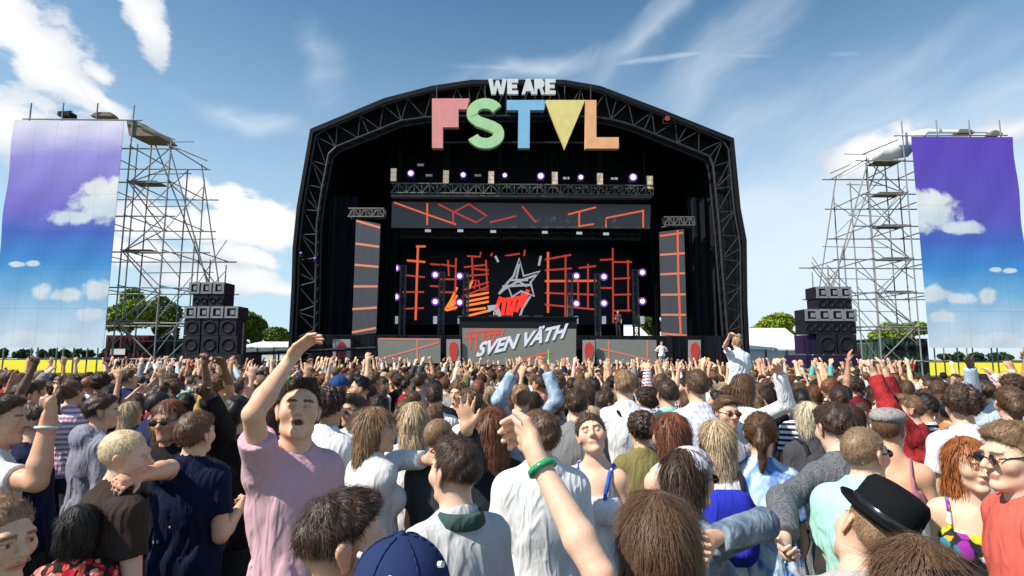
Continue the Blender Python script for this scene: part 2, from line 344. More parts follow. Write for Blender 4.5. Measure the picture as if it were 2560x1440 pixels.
plate('letter_v', [(1412, 371), (1463, 250), (1361, 250)], LY, .35, paint('yellow_letter_paint', (.84, .70, .26)), sign)
plate('letter_l', [(1463, 371), (1547, 371), (1547, 343), (1491, 343), (1491, 250), (1463, 250)], LY, .35, paint('orange_letter_paint', (.90, .46, .22)), sign)
def ribbon(b, pts, wd, Y, dep, closed=False):
    P = [Vector(XZ(x, y, Y)) for x, y in pts]; n = len(P); L, Rr = [], []
    for i in range(n):
        t = (P[min(i + 1, n - 1)] - P[max(i - 1, 0)]).normalized(); q = Vector((-t.y, t.x)) * wd / 2; L.append(P[i] + q); Rr.append(P[i] - q)
    for i in range(n - 1): b.hexa([(L[i].x, Y, L[i].y), (Rr[i].x, Y, Rr[i].y), (Rr[i + 1].x, Y, Rr[i + 1].y), (L[i + 1].x, Y, L[i + 1].y), (L[i].x, Y + dep, L[i].y), (Rr[i].x, Y + dep, Rr[i].y), (Rr[i + 1].x, Y + dep, Rr[i + 1].y), (L[i + 1].x, Y + dep, L[i + 1].y)])
b = MB(sign.location); cx, r1 = 1213, 30
sp = [(cx + 33 * math.cos(R(a)), 284 - 26 * math.sin(R(a))) for a in range(28, 200, 12)] + [(1184, 294), (1196, 303), (1213, 309), (1230, 315)] + [(cx + 1 + 33 * math.cos(R(a)), 334 - 24 * math.sin(R(a))) for a in range(30, -165, -12)]
ribbon(b, sp, .66, LY, .35); b.build('letter_s', paint('green_letter_paint', (.44, .70, .37)), sign)
b = MB(sign.location)
for y_ in (356,): b.tube(at(1085, y_, LY + .5), at(1545, y_ + 1, LY + .5), .05)
for x_ in (1092, 1213, 1310, 1412, 1477): b.tube(at(x_, 356, LY + .5), at(x_, 215, LY + .5), .04)
b.build('hanging_rail', M_TRUSS, sign)
LET = {'W': ([(0, 1), (.28, 1), (.36, .42), (.5, .9), (.7, .9), (.84, .42), (.92, 1), (1.2, 1), (1.0, 0), (.72, 0), (.6, .45), (.48, 0), (.2, 0)], 1.2), 'E': ([(0, 0), (0, 1), (.62, 1), (.62, .76), (.27, .76), (.27, .62), (.56, .62), (.56, .4), (.27, .4), (.27, .24), (.62, .24), (.62, 0)], .62)}
def write(txt, x, y, wd, hgt, Y, m, parent, name, slope=0., skew=0., dep=.06, off=.04, font=None):
    """letters from Blender's own outline font, fattened, as one part mesh"""
    cu = bpy.data.curves.new(name, 'FONT'); cu.body = txt; cu.extrude = dep; cu.offset = off; cu.resolution_u = 3; cu.shear = skew
    tmp = bpy.data.objects.new('tmp', cu); C.objects.link(tmp); dg = bpy.context.evaluated_depsgraph_get(); me = bpy.data.meshes.new_from_object(tmp.evaluated_get(dg)); bpy.data.objects.remove(tmp)
    v = np.empty(len(me.vertices) * 3, f32_); me.vertices.foreach_get('co', v); v = v.reshape(-1, 3); lo, hi = v.min(0), v.max(0)
    a = at(x, y, Y); e = at(x + wd, y, Y); u = (v[:, 0] - lo[0]) / (hi[0] - lo[0]); q = (v[:, 1] - lo[1]) / (hi[1] - lo[1]); W_ = e.x - a.x; H_ = hgt / FPX * Y
    X = a.x + u * W_; Z = a.z + q * H_ + u * W_ * slope; out = np.stack([X, Y - v[:, 2], Z], 1) - np.array(parent.location if parent else (0, 0, 0)); me.vertices.foreach_set('co', out.astype(f32_).ravel()); me.update()
    me.materials.clear(); me.materials.append(m); o = bpy.data.objects.new(name, me); C.objects.link(o); o.parent = parent; return o
f32_ = np.float32
M_SIGNW = paint('white_letter_paint', (.74, .75, .76))
s2 = empty('letter_sign', at(1305, 236, LY), label='small white block letters WE ARE at the peak of the stage', cat='sign')
# sloped outlines drawn by hand so that they are as heavy as on the sign
def glyph(pts, x, w_, parent): b = MB(parent.location); b.prism([XZ(x + p * w_ / 1.0, 235 - q * 38, LY) for p, q in pts][::-1], LY, LY + .2); return b.build('letter', M_SIGNW, parent)
glyph(LET['W'][0], 1221, 38, s2); glyph(LET['E'][0], 1268, 44, s2); glyph(LET['E'][0], 1363, 42, s2)
glyph([(0, 0), (.34, 1), (.66, 1), (1, 0), (.74, 0), (.68, .2), (.32, .2), (.26, 0)], 1304, 33, s2)
glyph([(0, 0), (0, 1), (.7, 1), (.95, .8), (.95, .55), (.75, .42), (1.0, 0), (.68, 0), (.5, .36), (.28, .36), (.28, 0)], 1336, 26, s2)

# screens with their glowing lines
def screen(label, q, Y, lines, m=M_LED, thick=.15, lm=M_ORA, lw=.1):
    o = empty('video_screen', at(*q[3], Y), label=label, cat='screen', group='video screens of the stage'); plate('panel', q, Y, thick, m, o)
    for k, (mm, ls, w_) in enumerate(lines):
        b = MB(o.location)
        for l in ls: ribbon(b, l, w_, Y - .012, .008)
        b.build('glowing_lines', mm, o)
    return o
screen('wide dark header screen with orange zigzag lines under the lighting truss', [(978, 569), (1625, 571), (1627, 512), (980, 504)], 37, [(M_ORA, [[(985, 506), (1065, 535), (1140, 561)], [(1068, 508), (1068, 562)], [(1448, 566), (1448, 528)], [(1420, 536), (1490, 518)], [(1445, 566), (1485, 560)], [(1515, 568), (1515, 545), (1607, 527)], [(1608, 524), (1608, 569)]], .11),
    (M_RED2, [[(1095, 510), (1135, 530), (1172, 510), (1217, 540), (1190, 556), (1135, 530)], [(1133, 530), (1133, 562)], [(1305, 515), (1340, 556)], [(1225, 556), (1290, 540)]], .11)])
screen('tall narrow screen with orange bars at the left of the stage', [(880, 838), (940, 833), (951, 560), (890, 548)], 34.6, [(mat('faded_orange_glow', col=(.02, .02, .02), emit=((.75, .24, .13), .75)), [[(891, 552), (950, 569)], [(889, 609), (948, 617)], [(887, 662), (946, 667)], [(884, 716), (944, 716)], [(881, 773), (942, 769)], [(880, 831), (940, 820)]], .14)])
screen('tall narrow screen with orange bars and one upright line at the right of the stage', [(1655, 838), (1718, 842), (1710, 572), (1649, 580)], 34.6, [(M_ORA, [[(1694, 576), (1696, 700), (1702, 840)], [(1650, 590), (1708, 582)]], .13), (mat('pale_orange_glow', col=(.02, .02, .02), emit=((.7, .22, .12), .75)), [[(1650, 637), (1712, 633)], [(1651, 686), (1712, 683)], [(1652, 737), (1714, 736)], [(1653, 787), (1715, 787)], [(1655, 834), (1717, 839)]], .13)])
screen('big rear screen with red grid lines behind the performer', [(1005, 812), (1585, 812), (1582, 606), (1008, 604)], 43, [
    (M_ORA, [[(1045, 615), (1042, 700), (1039, 800)], [(1370, 630), (1370, 782)], [(1338, 703), (1492, 702)], [(1040, 616), (1064, 616)], [(1017, 651), (1063, 655)]], .17),
    (M_RED2, [[(1012, 688), (1062, 693)], [(1006, 730), (1060, 730)], [(1008, 772), (1060, 770)], [(1140, 645), (1137, 776)], [(1102, 661), (1140, 666)], [(1098, 698), (1142, 698)], [(1098, 730), (1140, 731)], [(1414, 636), (1413, 802), (1425, 802)], [(1332, 700), (1332, 770)], [(1356, 650), (1428, 637)], [(1345, 677), (1430, 671)], [(1332, 731), (1492, 737)], [(1320, 757), (1492, 774)], [(1447, 670), (1490, 665)], [(1532, 620), (1533, 808)], [(1534, 655), (1580, 655)], [(1534, 697), (1576, 695)], [(1534, 737), (1578, 736)], [(1534, 777), (1578, 776)],
        [(1160, 668), (1215, 662)], [(1165, 690), (1240, 684)], [(1180, 640), (1182, 700)], [(1215, 650), (1218, 720)], [(1120, 650), (1122, 690)], [(1155, 742), (1230, 712)], [(1158, 725), (1222, 705)], [(1310, 760), (1345, 755)], [(1312, 735), (1345, 731)], [(1445, 702), (1446, 770)], [(1470, 660), (1470, 770)], [(1570, 650), (1571, 780)], [(1500, 650), (1532, 648)], [(1500, 720), (1532, 720)], [(1075, 660), (1100, 662)], [(1075, 715), (1100, 716)],
        [(1168, 640), (1200, 642), (1202, 630)], [(1225, 645), (1230, 632), (1228, 655)], [(1262, 640), (1300, 634)], [(1310, 640), (1312, 625)], [(1185, 672), (1225, 676)], [(1196, 700), (1200, 725), (1238, 722)], [(1172, 705), (1190, 700), (1186, 722)]], .13),
    (M_AMB, [[(1112, 776), (1128, 750), (1143, 718)], [(1116, 776), (1143, 768)], [(1122, 770), (1143, 738)], [(1128, 768), (1143, 752)], [(1172, 722), (1182, 700)], [(1166, 742), (1245, 727)], [(1166, 754), (1248, 738)], [(1166, 764), (1244, 750)], [(1167, 776), (1215, 770)], [(1168, 790), (1225, 776)], [(1232, 755), (1250, 725)]], .17)], m=M_LEDD)
def art(label, Y, lines):
    return screen(label, [(1222, 800), (1362, 800), (1362, 640), (1222, 640)], Y, lines, m=M_LEDD)
art('raised centre screen with a scribbled white star over red strokes', 42.4, [
    (M_WHT, [[(1247, 735), (1268, 708), (1284, 690), (1298, 646), (1309, 690), (1350, 678), (1326, 706), (1335, 740), (1302, 728), (1280, 742), (1270, 716), (1247, 735)], [(1262, 722), (1290, 706), (1340, 688)], [(1256, 716), (1330, 712)], [(1298, 660), (1290, 700), (1318, 716)], [(1275, 700), (1320, 700)], [(1352, 640), (1347, 664)], [(1238, 640), (1246, 655)], [(1326, 740), (1306, 772), (1300, 790)]], .17),
    (mat('pale_blue_glow', col=(.02, .02, .02), emit=((.45, .6, .68), .6)), [[(1220, 772), (1240, 768), (1246, 792)]], .5),
    (glow('scarlet_glow', (1, .05, .03), .8), [[(1252, 742), (1240, 775), (1254, 786)], [(1262, 745), (1256, 788)], [(1275, 745), (1268, 792)], [(1290, 742), (1276, 790)], [(1308, 734), (1290, 780)], [(1320, 724), (1304, 770)], [(1248, 752), (1300, 744)]], .3)])
# stage front screens
screen('left front screen panel with faint orange lines below the deck', [(946, 908), (1101, 908), (1101, 846), (944, 845)], 33.3, [(mat('washed_coral_glow', col=(.02, .02, .02), emit=((.62, .2, .15), .7)), [[(955, 896), (1042, 872), (1098, 856)], [(1043, 850), (1043, 906)], [(948, 847), (1098, 849)]], .1)], m=M_LEDF)
screen('right front screen panel with faint orange lines below the deck', [(1492, 910), (1642, 910), (1641, 850), (1490, 848)], 33.3, [(mat('worn_coral_glow', col=(.02, .02, .02), emit=((.62, .2, .15), .7)), [[(1500, 872), (1560, 885), (1620, 900)], [(1522, 850), (1522, 908)], [(1619, 850), (1619, 908)]], .1)], m=M_LEDF)
fs = screen('centre front screen with the performer name written in slanted white strokes', [(1156, 912), (1440, 912), (1440, 822), (1156, 820)], 33.2, [(glow('coral_glow', (.9, .12, .09), .55), [[(1175, 828), (1177, 870)], [(1192, 828), (1190, 880)], [(1210, 826), (1208, 862)], [(1225, 826), (1220, 868)], [(1240, 828), (1232, 860)], [(1165, 830), (1255, 824)], [(1214, 838), (1250, 832)], [(1252, 850), (1258, 824)], [(1160, 845), (1190, 842)], [(1300, 900), (1380, 880)]], .13)], m=M_LEDF)
write('SVEN VÄTH', 1190, 893, 232, 42, 33.17, glow('white_writing_glow', (.72, .76, .85), .75), fs, 'lettering', slope=.22, skew=.45, dep=.01, off=.035)

# lighting truss with lamps
def lamp(px, py, Y, label, w_=.36, m=M_LAMP, halo=True, group='violet spot lamps'):
    p = at(px, py, Y); o = empty('spot_lamp', p, label=label, cat='lamp', group=group); b = MB(p)
    b.tube(p + Vector((0, .35, 0)), p + Vector((0, 0, 0)), w_ * .36, w_ * .5, 12); b.build('housing', M_DECK, o)
    b = MB(p); b.tube(p + Vector((0, -.004, 0)), p + Vector((0, -.03, 0)), w_ * .46, n=14); b.build('lens', m, o)
    if halo: b = MB(p); b.tube(p + Vector((0, .03, 0)), p + Vector((0, .002, 0)), w_ * .7, n=16); b.build('lens_halo', M_HALO, o)  # dim glowing disc imitates the halo of light round the lens
    b = MB(p)
    for s_ in (-1, 1): b.box(p + Vector((s_ * w_ * .62, .15, -.1)), (.03, .06, w_ * 1.0))
    b.box(p + Vector((0, .15, -.1 - w_ * .5)), (w_ * 1.3, .08, .04)); b.build('yoke', M_TRUSS, o); return o
tr_ = empty('lighting_truss', at(980, 490, 36), label='long grey lattice truss hanging inside the stage carrying lamps', cat='truss')
b = MB(tr_.location); truss(b, at(980, 474, 36), at(1630, 480, 36), (0, .7, 0), (0, 0, .62), 34, .05, .03); b.build('lattice', M_TRUSSL, tr_)
b = MB(tr_.location)
b.box((at(980, 491, 36) + at(1628, 495, 36)) / 2, (at(1628, 490, 36).x - at(980, 490, 36).x, .5, .14)); b.build('lower_tray', M_TRUSSL, tr_)
for x_ in (1000, 1120, 1250, 1380, 1500, 1610): b = MB(tr_.location); b.tube(at(x_, 460, 36.3), at(x_, 330, 36.3), .012, n=4); b.build('chain', M_TRUSS, tr_)
ORD = ['leftmost', 'second', 'third', 'fourth', 'fifth', 'sixth', 'seventh', 'eighth']
for i, (x_, y_, ww) in enumerate(((1027, 433, .34), (1158, 437, .3), (1262, 438, .26), (1352, 440, .36), (1452, 443, .3), (1583, 443, .4))): lamp(x_, y_, 36, ORD[i] + ' violet lamp from the left on the hanging lighting truss', ww)
for i, (x_, y_) in enumerate(((984, 437), (1115, 442), (1228, 444), (1387, 446), (1500, 449), (1625, 456))):
    p = at(x_, y_, 35.9); o = empty('blinder_light', p, label=ORD[i] + ' upright beige blinder light from the left on the hanging truss', cat='lamp', group='blinder lights'); b = MB(p); b.box(p + Vector((0, .1, 0)), (.44, .18, .92)); b.build('housing', M_TRUSS, o)
    for k in range(3): b = MB(p); b.box(p + Vector((0, -.01, .29 - .29 * k)), (.36, .06, .26)); b.build('lamp_face', M_WARM, o)
for i, (x_, y_) in enumerate(((1052, 414), (1073, 440), (1195, 440), (1415, 447), (1535, 448))):
    p = at(x_, y_, 36.1); o = empty('floodlight', p, label=ORD[i] + ' flat pale floodlight from the left above the hanging truss', cat='lamp', group='flat floodlights'); b = MB(p); b.box(p, (.48, .22, .2)); b.build('housing', M_TRUSS, o); b = MB(p); b.box(p + Vector((0, -.13, 0)), (.42, .03, .15)); b.build('lens', mat('pale_lens', col=(.45, .45, .47), rough=.3), o)
for i, (x_, y_) in enumerate(((1070, 577), (1151, 577), (1233, 579), (1362, 581), (1448, 583), (1515, 585))):
    p = at(x_, y_, 37.5); o = empty('floodlight', p, label=ORD[i] + ' small white downlight from the left under the header screen', cat='lamp', group='downlights under the header screen'); b = MB(p); b.box(p + Vector((0, .1, .02)), (.46, .2, .22)); b.build('housing', M_DECK, o); b = MB(p); b.box(p + Vector((0, -.03, 0)), (.38, .05, .17)); b.build('lens', mat('lit_lens', col=(.4, .4, .4), emit=((.8, .85, .85), .35)), o)
b = MB(); p0, p1 = at(1000, 586, 37.9), at(1600, 592, 37.9)
o = empty('lighting_truss', p0, label='thin dark truss under the header screen', cat='truss'); b = MB(p0); truss(b, p0, p1, (0, .4, 0), (0, 0, .4), 30, .03, .015); b.build('lattice', M_TRUSS, o)
for i, (x_, ys, yb) in enumerate(((990, (670, 742), 846), (1088, (687, 754), 846), (1149, (690, 756), 846), (1441, (690, 759), 846), (1510, (692, 758), 846), (1606, (681, 753), 846))):
    Y = 38.; p = at(x_, 700, Y); p.z = DZ; o = empty('lamp_tower', p, label=ORD[i] + ' upright lamp tower from the left standing on the stage', cat='light tower', group='lamp towers on the stage')
    sx = -1 if x_ > 1300 else 1; b = MB(p); top = at(x_, ys[0] - 8, Y).z; c_ = p + Vector((sx * .42, .3, 0)); truss(b, c_, Vector((c_.x, c_.y, top)), (.34, 0, 0), (0, .34, 0), 14, .04, .022); b.build('mast', M_TRUSSL, o)
    for y_ in ys:
        q = at(x_, y_, Y - .2); b = MB(p); b.tube(q + Vector((0, .35, 0)), q, .16, .2, 12); hs = b.build('lamp', M_DECK, o); b = MB(p); b.tube(q + Vector((0, .03, 0)), q + Vector((0, .002, 0)), .27, n=16); b.build('lens_halo', M_HALO, hs); b = MB(p); b.tube(q + Vector((0, -.004, 0)), q + Vector((0, -.03, 0)), .16, n=14); b.build('lens', M_LAMP, hs)  # the wider dim disc behind each lens imitates its halo of light
        b = MB(p); b.tube(q + Vector((0, .2, 0)), Vector((c_.x, c_.y, q.z)), .04); b.build('bracket', M_TRUSS, o)
    b = MB(p); q = at(x_, 800, Y - .2); b.box(q, (.24, .2, .5)); b.build('strip_light', mat('strip_lamp', col=(.3, .3, .32), emit=((.6, .55, .75), .35)), o)
for x_, y_, lb in ((752, 632, 'larger violet lamp clamped low on the left arch truss'), (787, 645, 'smaller violet lamp on the left arch truss')): lamp(x_, y_, ST - .1, lb, .16, M_VIO, halo=False, group=None)
o = lamp(1668, 296, ST - .1, 'dull red lamp on the upper right of the arch truss', .35, mat('red_lens', col=(.22, .05, .04), rough=.3, emit=((1, .1, .06), .08)), halo=False, group=None)
for (xa, xb, ya, yb), lb in (((873, 962, 521, 547), 'grey lattice rig above the left narrow screen'), ((1657, 1733, 543, 568), 'grey lattice rig above the right narrow screen')):
    p, q = at(xa, (ya + yb) / 2, 34.8), at(xb, (ya + yb) / 2, 34.8); o = empty('screen_rig', p, label=lb, cat='truss'); b = MB(p); truss(b, p, q, (0, .5, 0), (0, 0, .52), 6, .05, .04); b.build('lattice', M_TRUSSL, o); b = MB(p); b.box((p + q) / 2 + Vector((0, .1, 0)), ((q - p).length * .96, .3, .2)); b.build('hoist_box', M_TRUSS, o)
# table with the decks
p = at(1295, 822, 37); p.z = DZ; o = empty('dj_table', p, label='long black table with decks at the middle of the stage', cat='table'); b = MB(p); W_ = at(1440, 800, 37).x - at(1150, 800, 37).x; hh = at(1295, 796, 37).z - DZ
b.box(p + Vector((0, 0, hh / 2)), (W_, 1.0, hh)); b.build('body', M_DECK, o); b = MB(p); b.box(p + Vector((0, 0, hh + .04)), (W_ + .2, 1.2, .08)); b.build('table_top', M_SKINB, o)
for k, xx in enumerate((-1.6, -.7, .4, 1.3)): b = MB(p); b.box(p + Vector((xx, -.1, hh + .14)), (.6, .45, .1)); b.build('deck', M_TRUSS, o)
# panels with a red figure, between the front screens
M_PALE = paint('pale_board', (.34, .30, .30)); M_POST = paint('red_print', (.60, .055, .04))
for (xa, xb, ya, yb), lb in (((1116, 1151, 848, 906), 'red printed board between the left and centre front screens'), ((1457, 1487, 850, 908), 'red printed board between the centre and right front screens'), ((1722, 1752, 850, 905), 'red printed board below the right narrow screen'), ((832, 876, 848, 900), 'dark red printed board left of the left front screen')):
    Y = 33.0; o = empty('printed_board', at((xa + xb) / 2, yb, Y), label=lb, cat='board', group='red printed boards along the stage front'); plate('board', [(xa, yb), (xb, yb), (xb, ya), (xa, ya)], Y, .1, M_PALE, o)
    mx = (xa + xb) / 2; plate('red_figure', [(mx - 6, yb - 3), (mx + 5, yb - 3), (mx + 12, ya + 30), (mx + 9, ya + 12), (mx + 2, ya + 5), (mx - 8, ya + 10), (mx - 11, ya + 26)], Y - .03, .02, M_POST if mx > 900 else paint('deep_red_print', (.35, .03, .05)), o)
    plate('board_base', [(xa + 2, 960), (xb - 2, 960), (xb - 2, yb + 1), (xa + 2, yb + 1)], Y + .02, .1, M_DECK, o)
b = MB(); p, q = at(600, 885, 31), at(940, 870, 31); o = empty('crowd_ramp', (p.x, 31, 0), label='long dark ramp rail running from the left to the stage front', cat='rail'); b = MB(o.location); b.tube(p, q, .09, n=8); b.build('top_rail', M_DECK, o); b = MB(o.location); b.tube(p - Vector((0, 0, .5)), q - Vector((0, 0, .5)), .05, n=6); b.build('lower_rail', M_DECK, o)
for k in range(8): u = k / 7; r_ = p.lerp(q, u); b = MB(o.location); b.tube((r_.x, 31, 0), r_, .05, n=6); b.build('post', M_DECK, o)

# tents
M_TENT = mat('white_tent_cloth', lambda t: {'Base Color': t.mix(t.noise(OP(t), .8, 3), (.72, .72, .70), (.80, .80, .79)), 'bump': (t.noise(OP(t), 1.2, 3), .3, .1)}, rough=.7)
def marquee(xa, xb, ye, yr, Y, label, bays=3):
    a, c = at(xa, ye, Y), at(xb, ye, Y); r = at(xa, yr, Y).z; o = empty('marquee_tent', (a.x, Y, 0), label=label, cat='tent', group='white marquees behind the stage'); w_ = c.x - a.x; e = a.z
    b = MB(); b.hexa([(-.2, -.3, e), (w_ + .2, -.3, e), (w_, 4, r), (0, 4, r), (-.2, -.3, e - .08), (w_ + .2, -.3, e - .08), (w_, 4, r - .08), (0, 4, r - .08)]); b.hexa([(0, 4.01, r), (w_, 4.01, r), (w_ + .2, 8.3, e), (-.2, 8.3, e), (0, 4.01, r - .08), (w_, 4.01, r - .08), (w_ + .2, 8.3, e - .08), (-.2, 8.3, e - .08)]); b.build('roof', M_TENT, o)
    b = MB(); b.box((w_ / 2, 0, e / 2 - .06), (w_, .05, e - .12)); b.build('side_wall', M_TENT, o)
    for k in range(bays + 1): b = MB(); b.tube((w_ * k / bays, -.08, 0), (w_ * k / bays, -.08, e - .1), .06); b.build('pole', M_TRUSSL, o)
marquee(604, 726, 866, 851, 52, 'low white marquee left of the stage')
marquee(1862, 2018, 872, 814, 52, 'broad white marquee right of the stage')
marquee(1560, 1625, 850, 812, 54, 'white marquee seen through the back of the stage')
marquee(2128, 2202, 868, 842, 50, 'white marquee between the right speaker stack and scaffold')

# speaker stacks
M_CAB = mat('speaker_cabinet', lambda t: t.mix(t.noise(OP(t), 3, 3), (.006, .006, .010), (.018, .016, .026)), rough=.6); M_GRL = paint('grey_horn', (.24, .25, .27)); M_PUR = mat('purple_cloth', lambda t: {'Base Color': t.mix(t.noise(OP(t), 1, 3), (.016, .010, .032), (.04, .024, .07)), 'bump': (t.noise(t.mapping(OP(t), scale=(1, 1, .1)), 4, 2), .5, .1)}, rough=.9, spec=.05)
def cabinet(xa, xb, ya, yb, Y, kind, label, grp):
    a, c = at(xa, yb, Y), at(xb, ya, Y); w_, h_ = c.x - a.x, c.z - a.z; p = Vector(((a.x + c.x) / 2, Y, a.z)); o = empty('speaker_cabinet', p, label=label, cat='speaker', group=grp); b = MB(); w_ -= .015; h_ -= .015
    b.box((0, .45, h_ / 2), (w_, .9, h_)); b.build('cabinet', M_CAB, o)
    if kind == 'horn':
        f_ = .09; b = MB(); b.box((0, -.03, f_ / 2 + .01), (w_, .04, f_)); b.box((0, -.03, h_ - f_ / 2), (w_, .04, f_)); b.box((-w_ / 2 + .06, -.035, h_ / 2), (.10, .04, h_ - 2 * f_)); b.box((w_ / 2 - .06, -.035, h_ / 2), (.10, .04, h_ - 2 * f_)); b.box((w_ * .1, -.045, h_ / 2), (w_ * .3, .05, h_ * .36)); b.build('grey_front', M_GRL, o)
    else:
        for s_ in ((-.25, .25) if w_ > h_ * 1.2 else (0,)): b = MB(); r_ = min(h_ * .4, w_ * .22 if w_ > h_ * 1.2 else w_ * .4); b.lathe([(r_, 0), (r_ * .85, .03), (r_ * .3, -.05), (.001, -.03)], Matrix.Translation((s_ * w_, -.01, h_ / 2)) @ Matrix.Rotation(R(90), 4, 'X'), 16); b.build('cone', M_SKINB, o)
WORDS = ['leftmost', 'second', 'third', 'fourth', 'fifth']
def rowof(xs, ya, yb, Y, kind, what, grp):
    for i in range(len(xs) - 1): cabinet(xs[i], xs[i + 1], ya, yb, Y, kind, f"{'grey fronted horn' if kind == 'horn' else 'dark'} speaker, {WORDS[i]} in the {what}", grp)
g = 'speakers of the left stack'; YL = 24.5
rowof([472, 502, 532, 563], 705, 735, YL, 'horn', 'top row of the left stack', g); rowof([480, 520, 561], 735, 765, YL, 'sub', 'second row of the left stack', g)
rowof([460, 493, 526, 561, 598], 765, 796, YL, 'horn', 'third row of the left stack', g); rowof([458, 502, 547, 592], 796, 838, YL, 'sub', 'fourth row of the left stack', g); rowof([454, 500, 547, 594], 838, 884, YL, 'sub', 'bottom row of the left stack', g)
o = empty('speaker_platform', (at(525, 890, YL).x, YL, 0), label='dark platform under the left speaker stack', cat='platform'); p = at(448, 884, YL); q = at(610, 884, YL); b = MB(); b.box((0, .9, p.z / 2 - .01), (q.x - p.x, 2, p.z - .03)); b.build('platform_cloth', M_CAB, o); b = MB(); b.tube(((q.x - p.x) / 2, 0, 0), ((q.x - p.x) / 2, 0, p.z + 1.3), .05); b.build('rail', M_TRUSS, o)
g = 'speakers of the right stack'; YR = 25
rowof([2040, 2069, 2098, 2127], 716, 746, YR, 'horn', 'top row of the right stack', g); rowof([2044, 2086, 2129], 746, 772, YR, 'sub', 'second row of the right stack', g)
rowof([2012, 2044, 2076, 2108, 2140], 772, 803, YR, 'horn', 'third row of the right stack', g); rowof([2014, 2056, 2098, 2140], 803, 835, YR, 'sub', 'fourth row of the right stack', g); rowof([2044, 2093, 2141], 835, 886, YR, 'sub', 'bottom row of the right stack', g)
p = at(2012, 886, YR); q = at(2150, 886, YR); o = empty('speaker_platform', ((p.x + q.x) / 2, YR, 0), label='platform under the right speaker stack draped in purple cloth', cat='platform'); b = MB(); b.box((0, .9, p.z / 2 - .01), (q.x - p.x, 2, p.z - .03)); b.build('platform_cloth', M_PUR, o); b = MB(); r_ = at(2042, 836, YR); b.box((-(q.x - p.x) / 2 + (r_.x - p.x) / 2, .5, (p.z + r_.z) / 2), (r_.x - p.x - .04, .8, r_.z - p.z - .05)); b.build('side_cloth', M_PUR, o)

# containers
def container(xa, xb, ya, Y, col, label, holes=3, signb=False):
    a, c = at(xa, ya, Y), at(xb, ya, Y); w_ = c.x - a.x; h_ = a.z; o = empty('site_container', (a.x, Y, 0), label=label, cat='container', group='site containers under the scaffold'); m_ = paint('container_paint', col); b = MB(); b.box((w_ / 2, 1.2, h_ / 2), (w_, 2.4, h_)); b.build('body', m_, o)
    n_ = int(w_ / .22); b = MB()
    for k in range(n_): b.box((.11 + k * w_ / n_, -.02, h_ / 2), (.1, .04, h_ - .2))
    b.build('ribbing', m_, o)
    for k in range(holes):
        for z in (h_ - .55, h_ - 1.35): b = MB(); b.box((w_ * (k + .5) / holes, -.06, z), (w_ / holes * .62, .04, .5)); b.build('dark_opening', M_SKINB, o)
    if signb: b = MB(); b.box((w_ * .32, -.1, h_ - .85), (.75, .03, .3)); b.build('white_notice', M_TENT, o)
container(266, 378, 838, 29.5, (.10, .018, .022), 'maroon container under the left scaffold with a white notice', 3, True)
container(384, 456, 846, 29, (.02, .05, .04), 'dark green container beside the left speaker stack', 2)
container(2203, 2318, 846, 29, (.03, .075, .055), 'green container with dark openings under the right scaffold', 4)
container(2138, 2200, 868, 31, (.14, .055, .035), 'rusty brown container right of the right speaker stack', 2)

# printed sky banners, the left one with sun haze painted in
def banner_fn(mirror):
    def F(t):
        uv = t.add('ShaderNodeTexCoord').outputs['UV']; u, v, _q = t.xyz(uv)
        if mirror: u = t.m('SUBTRACT', 1.0, u)
        n = t.noise(t.comb(u, t.m('MULTIPLY', v, 2.2), 3.3 if mirror else 0.), 7, 6, .6); n2 = t.noise(t.comb(u, t.m('MULTIPLY', v, 5), 0.), 2.2, 4, .5)
        vv = t.m('ADD', v, t.m('MULTIPLY', t.m('SUBTRACT', n2, .5), .10))
        top = (.13, .07, .50) if mirror else (.42, .37, .76); mid = (.12, .10, .50) if mirror else (.21, .17, .61)  # left banner paler towards the top, sun haze mixed into its tones
        c = t.ramp(vv, (0, (.62, .70, .80)), (.10, (.50, .64, .80)), (.24, (.20, .46, .72)), (.36, (.06, .28, .64)), (.50, (.07, .15, .55)), (.62, mid), (.99, top))
        def bl(x, y, rx, ry): a = t.m('DIVIDE', t.m('SUBTRACT', u, x), rx); e = t.m('DIVIDE', t.m('SUBTRACT', v, y), ry); return t.m('SUBTRACT', 1.0, t.m('SQRT', t.m('ADD', t.m('MULTIPLY', a, a), t.m('MULTIPLY', e, e))))
        r = None
        for q in ((.95, .62, .50, .11), (.84, .69, .24, .07), (1.02, .70, .3, .07), (.60, .56, .30, .045), (.17, .355, .10, .016), (.31, .36, .09, .018), (.40, .235, .13, .05), (.66, .225, .22, .04), (.92, .245, .24, .06), (.85, .14, .18, .04), (.3, .05, .25, .03), (.6, .03, .35, .04), (.1, .02, .25, .04)):
            k = bl(*q); r = k if r is None else t.m('MAXIMUM', r, k)
        m = t.smooth(t.m('ADD', r, t.m('MULTIPLY', t.m('SUBTRACT', n, .5), 1.3)), .12, .55)
        c = t.mix(m, c, t.mix(t.smooth(v, .60, .68), (.66, .72, .80), (.80, .81, .82)))
        if not mirror: c = t.mix(t.m('MULTIPLY', t.smooth(t.m('ADD', v, t.m('MULTIPLY', n2, .12)), .88, 1.06), .85), c, (.85, .80, .90))  # left banner only: sunlit white haze painted over the top of the print
        gx = t.m('GREATER_THAN', t.m('FRACT', t.m('MULTIPLY', u, 5)), .985); gy = t.m('GREATER_THAN', t.m('FRACT', t.m('MULTIPLY', v, 6)), .99)
        c = t.mix(t.m('MULTIPLY', t.m('MAXIMUM', gx, gy), .3), c, (.05, .05, .2))
        return {'Base Color': c, 'bump': (t.noise(t.comb(u, v, 0.), 3, 1), .12, .2)}
    return F
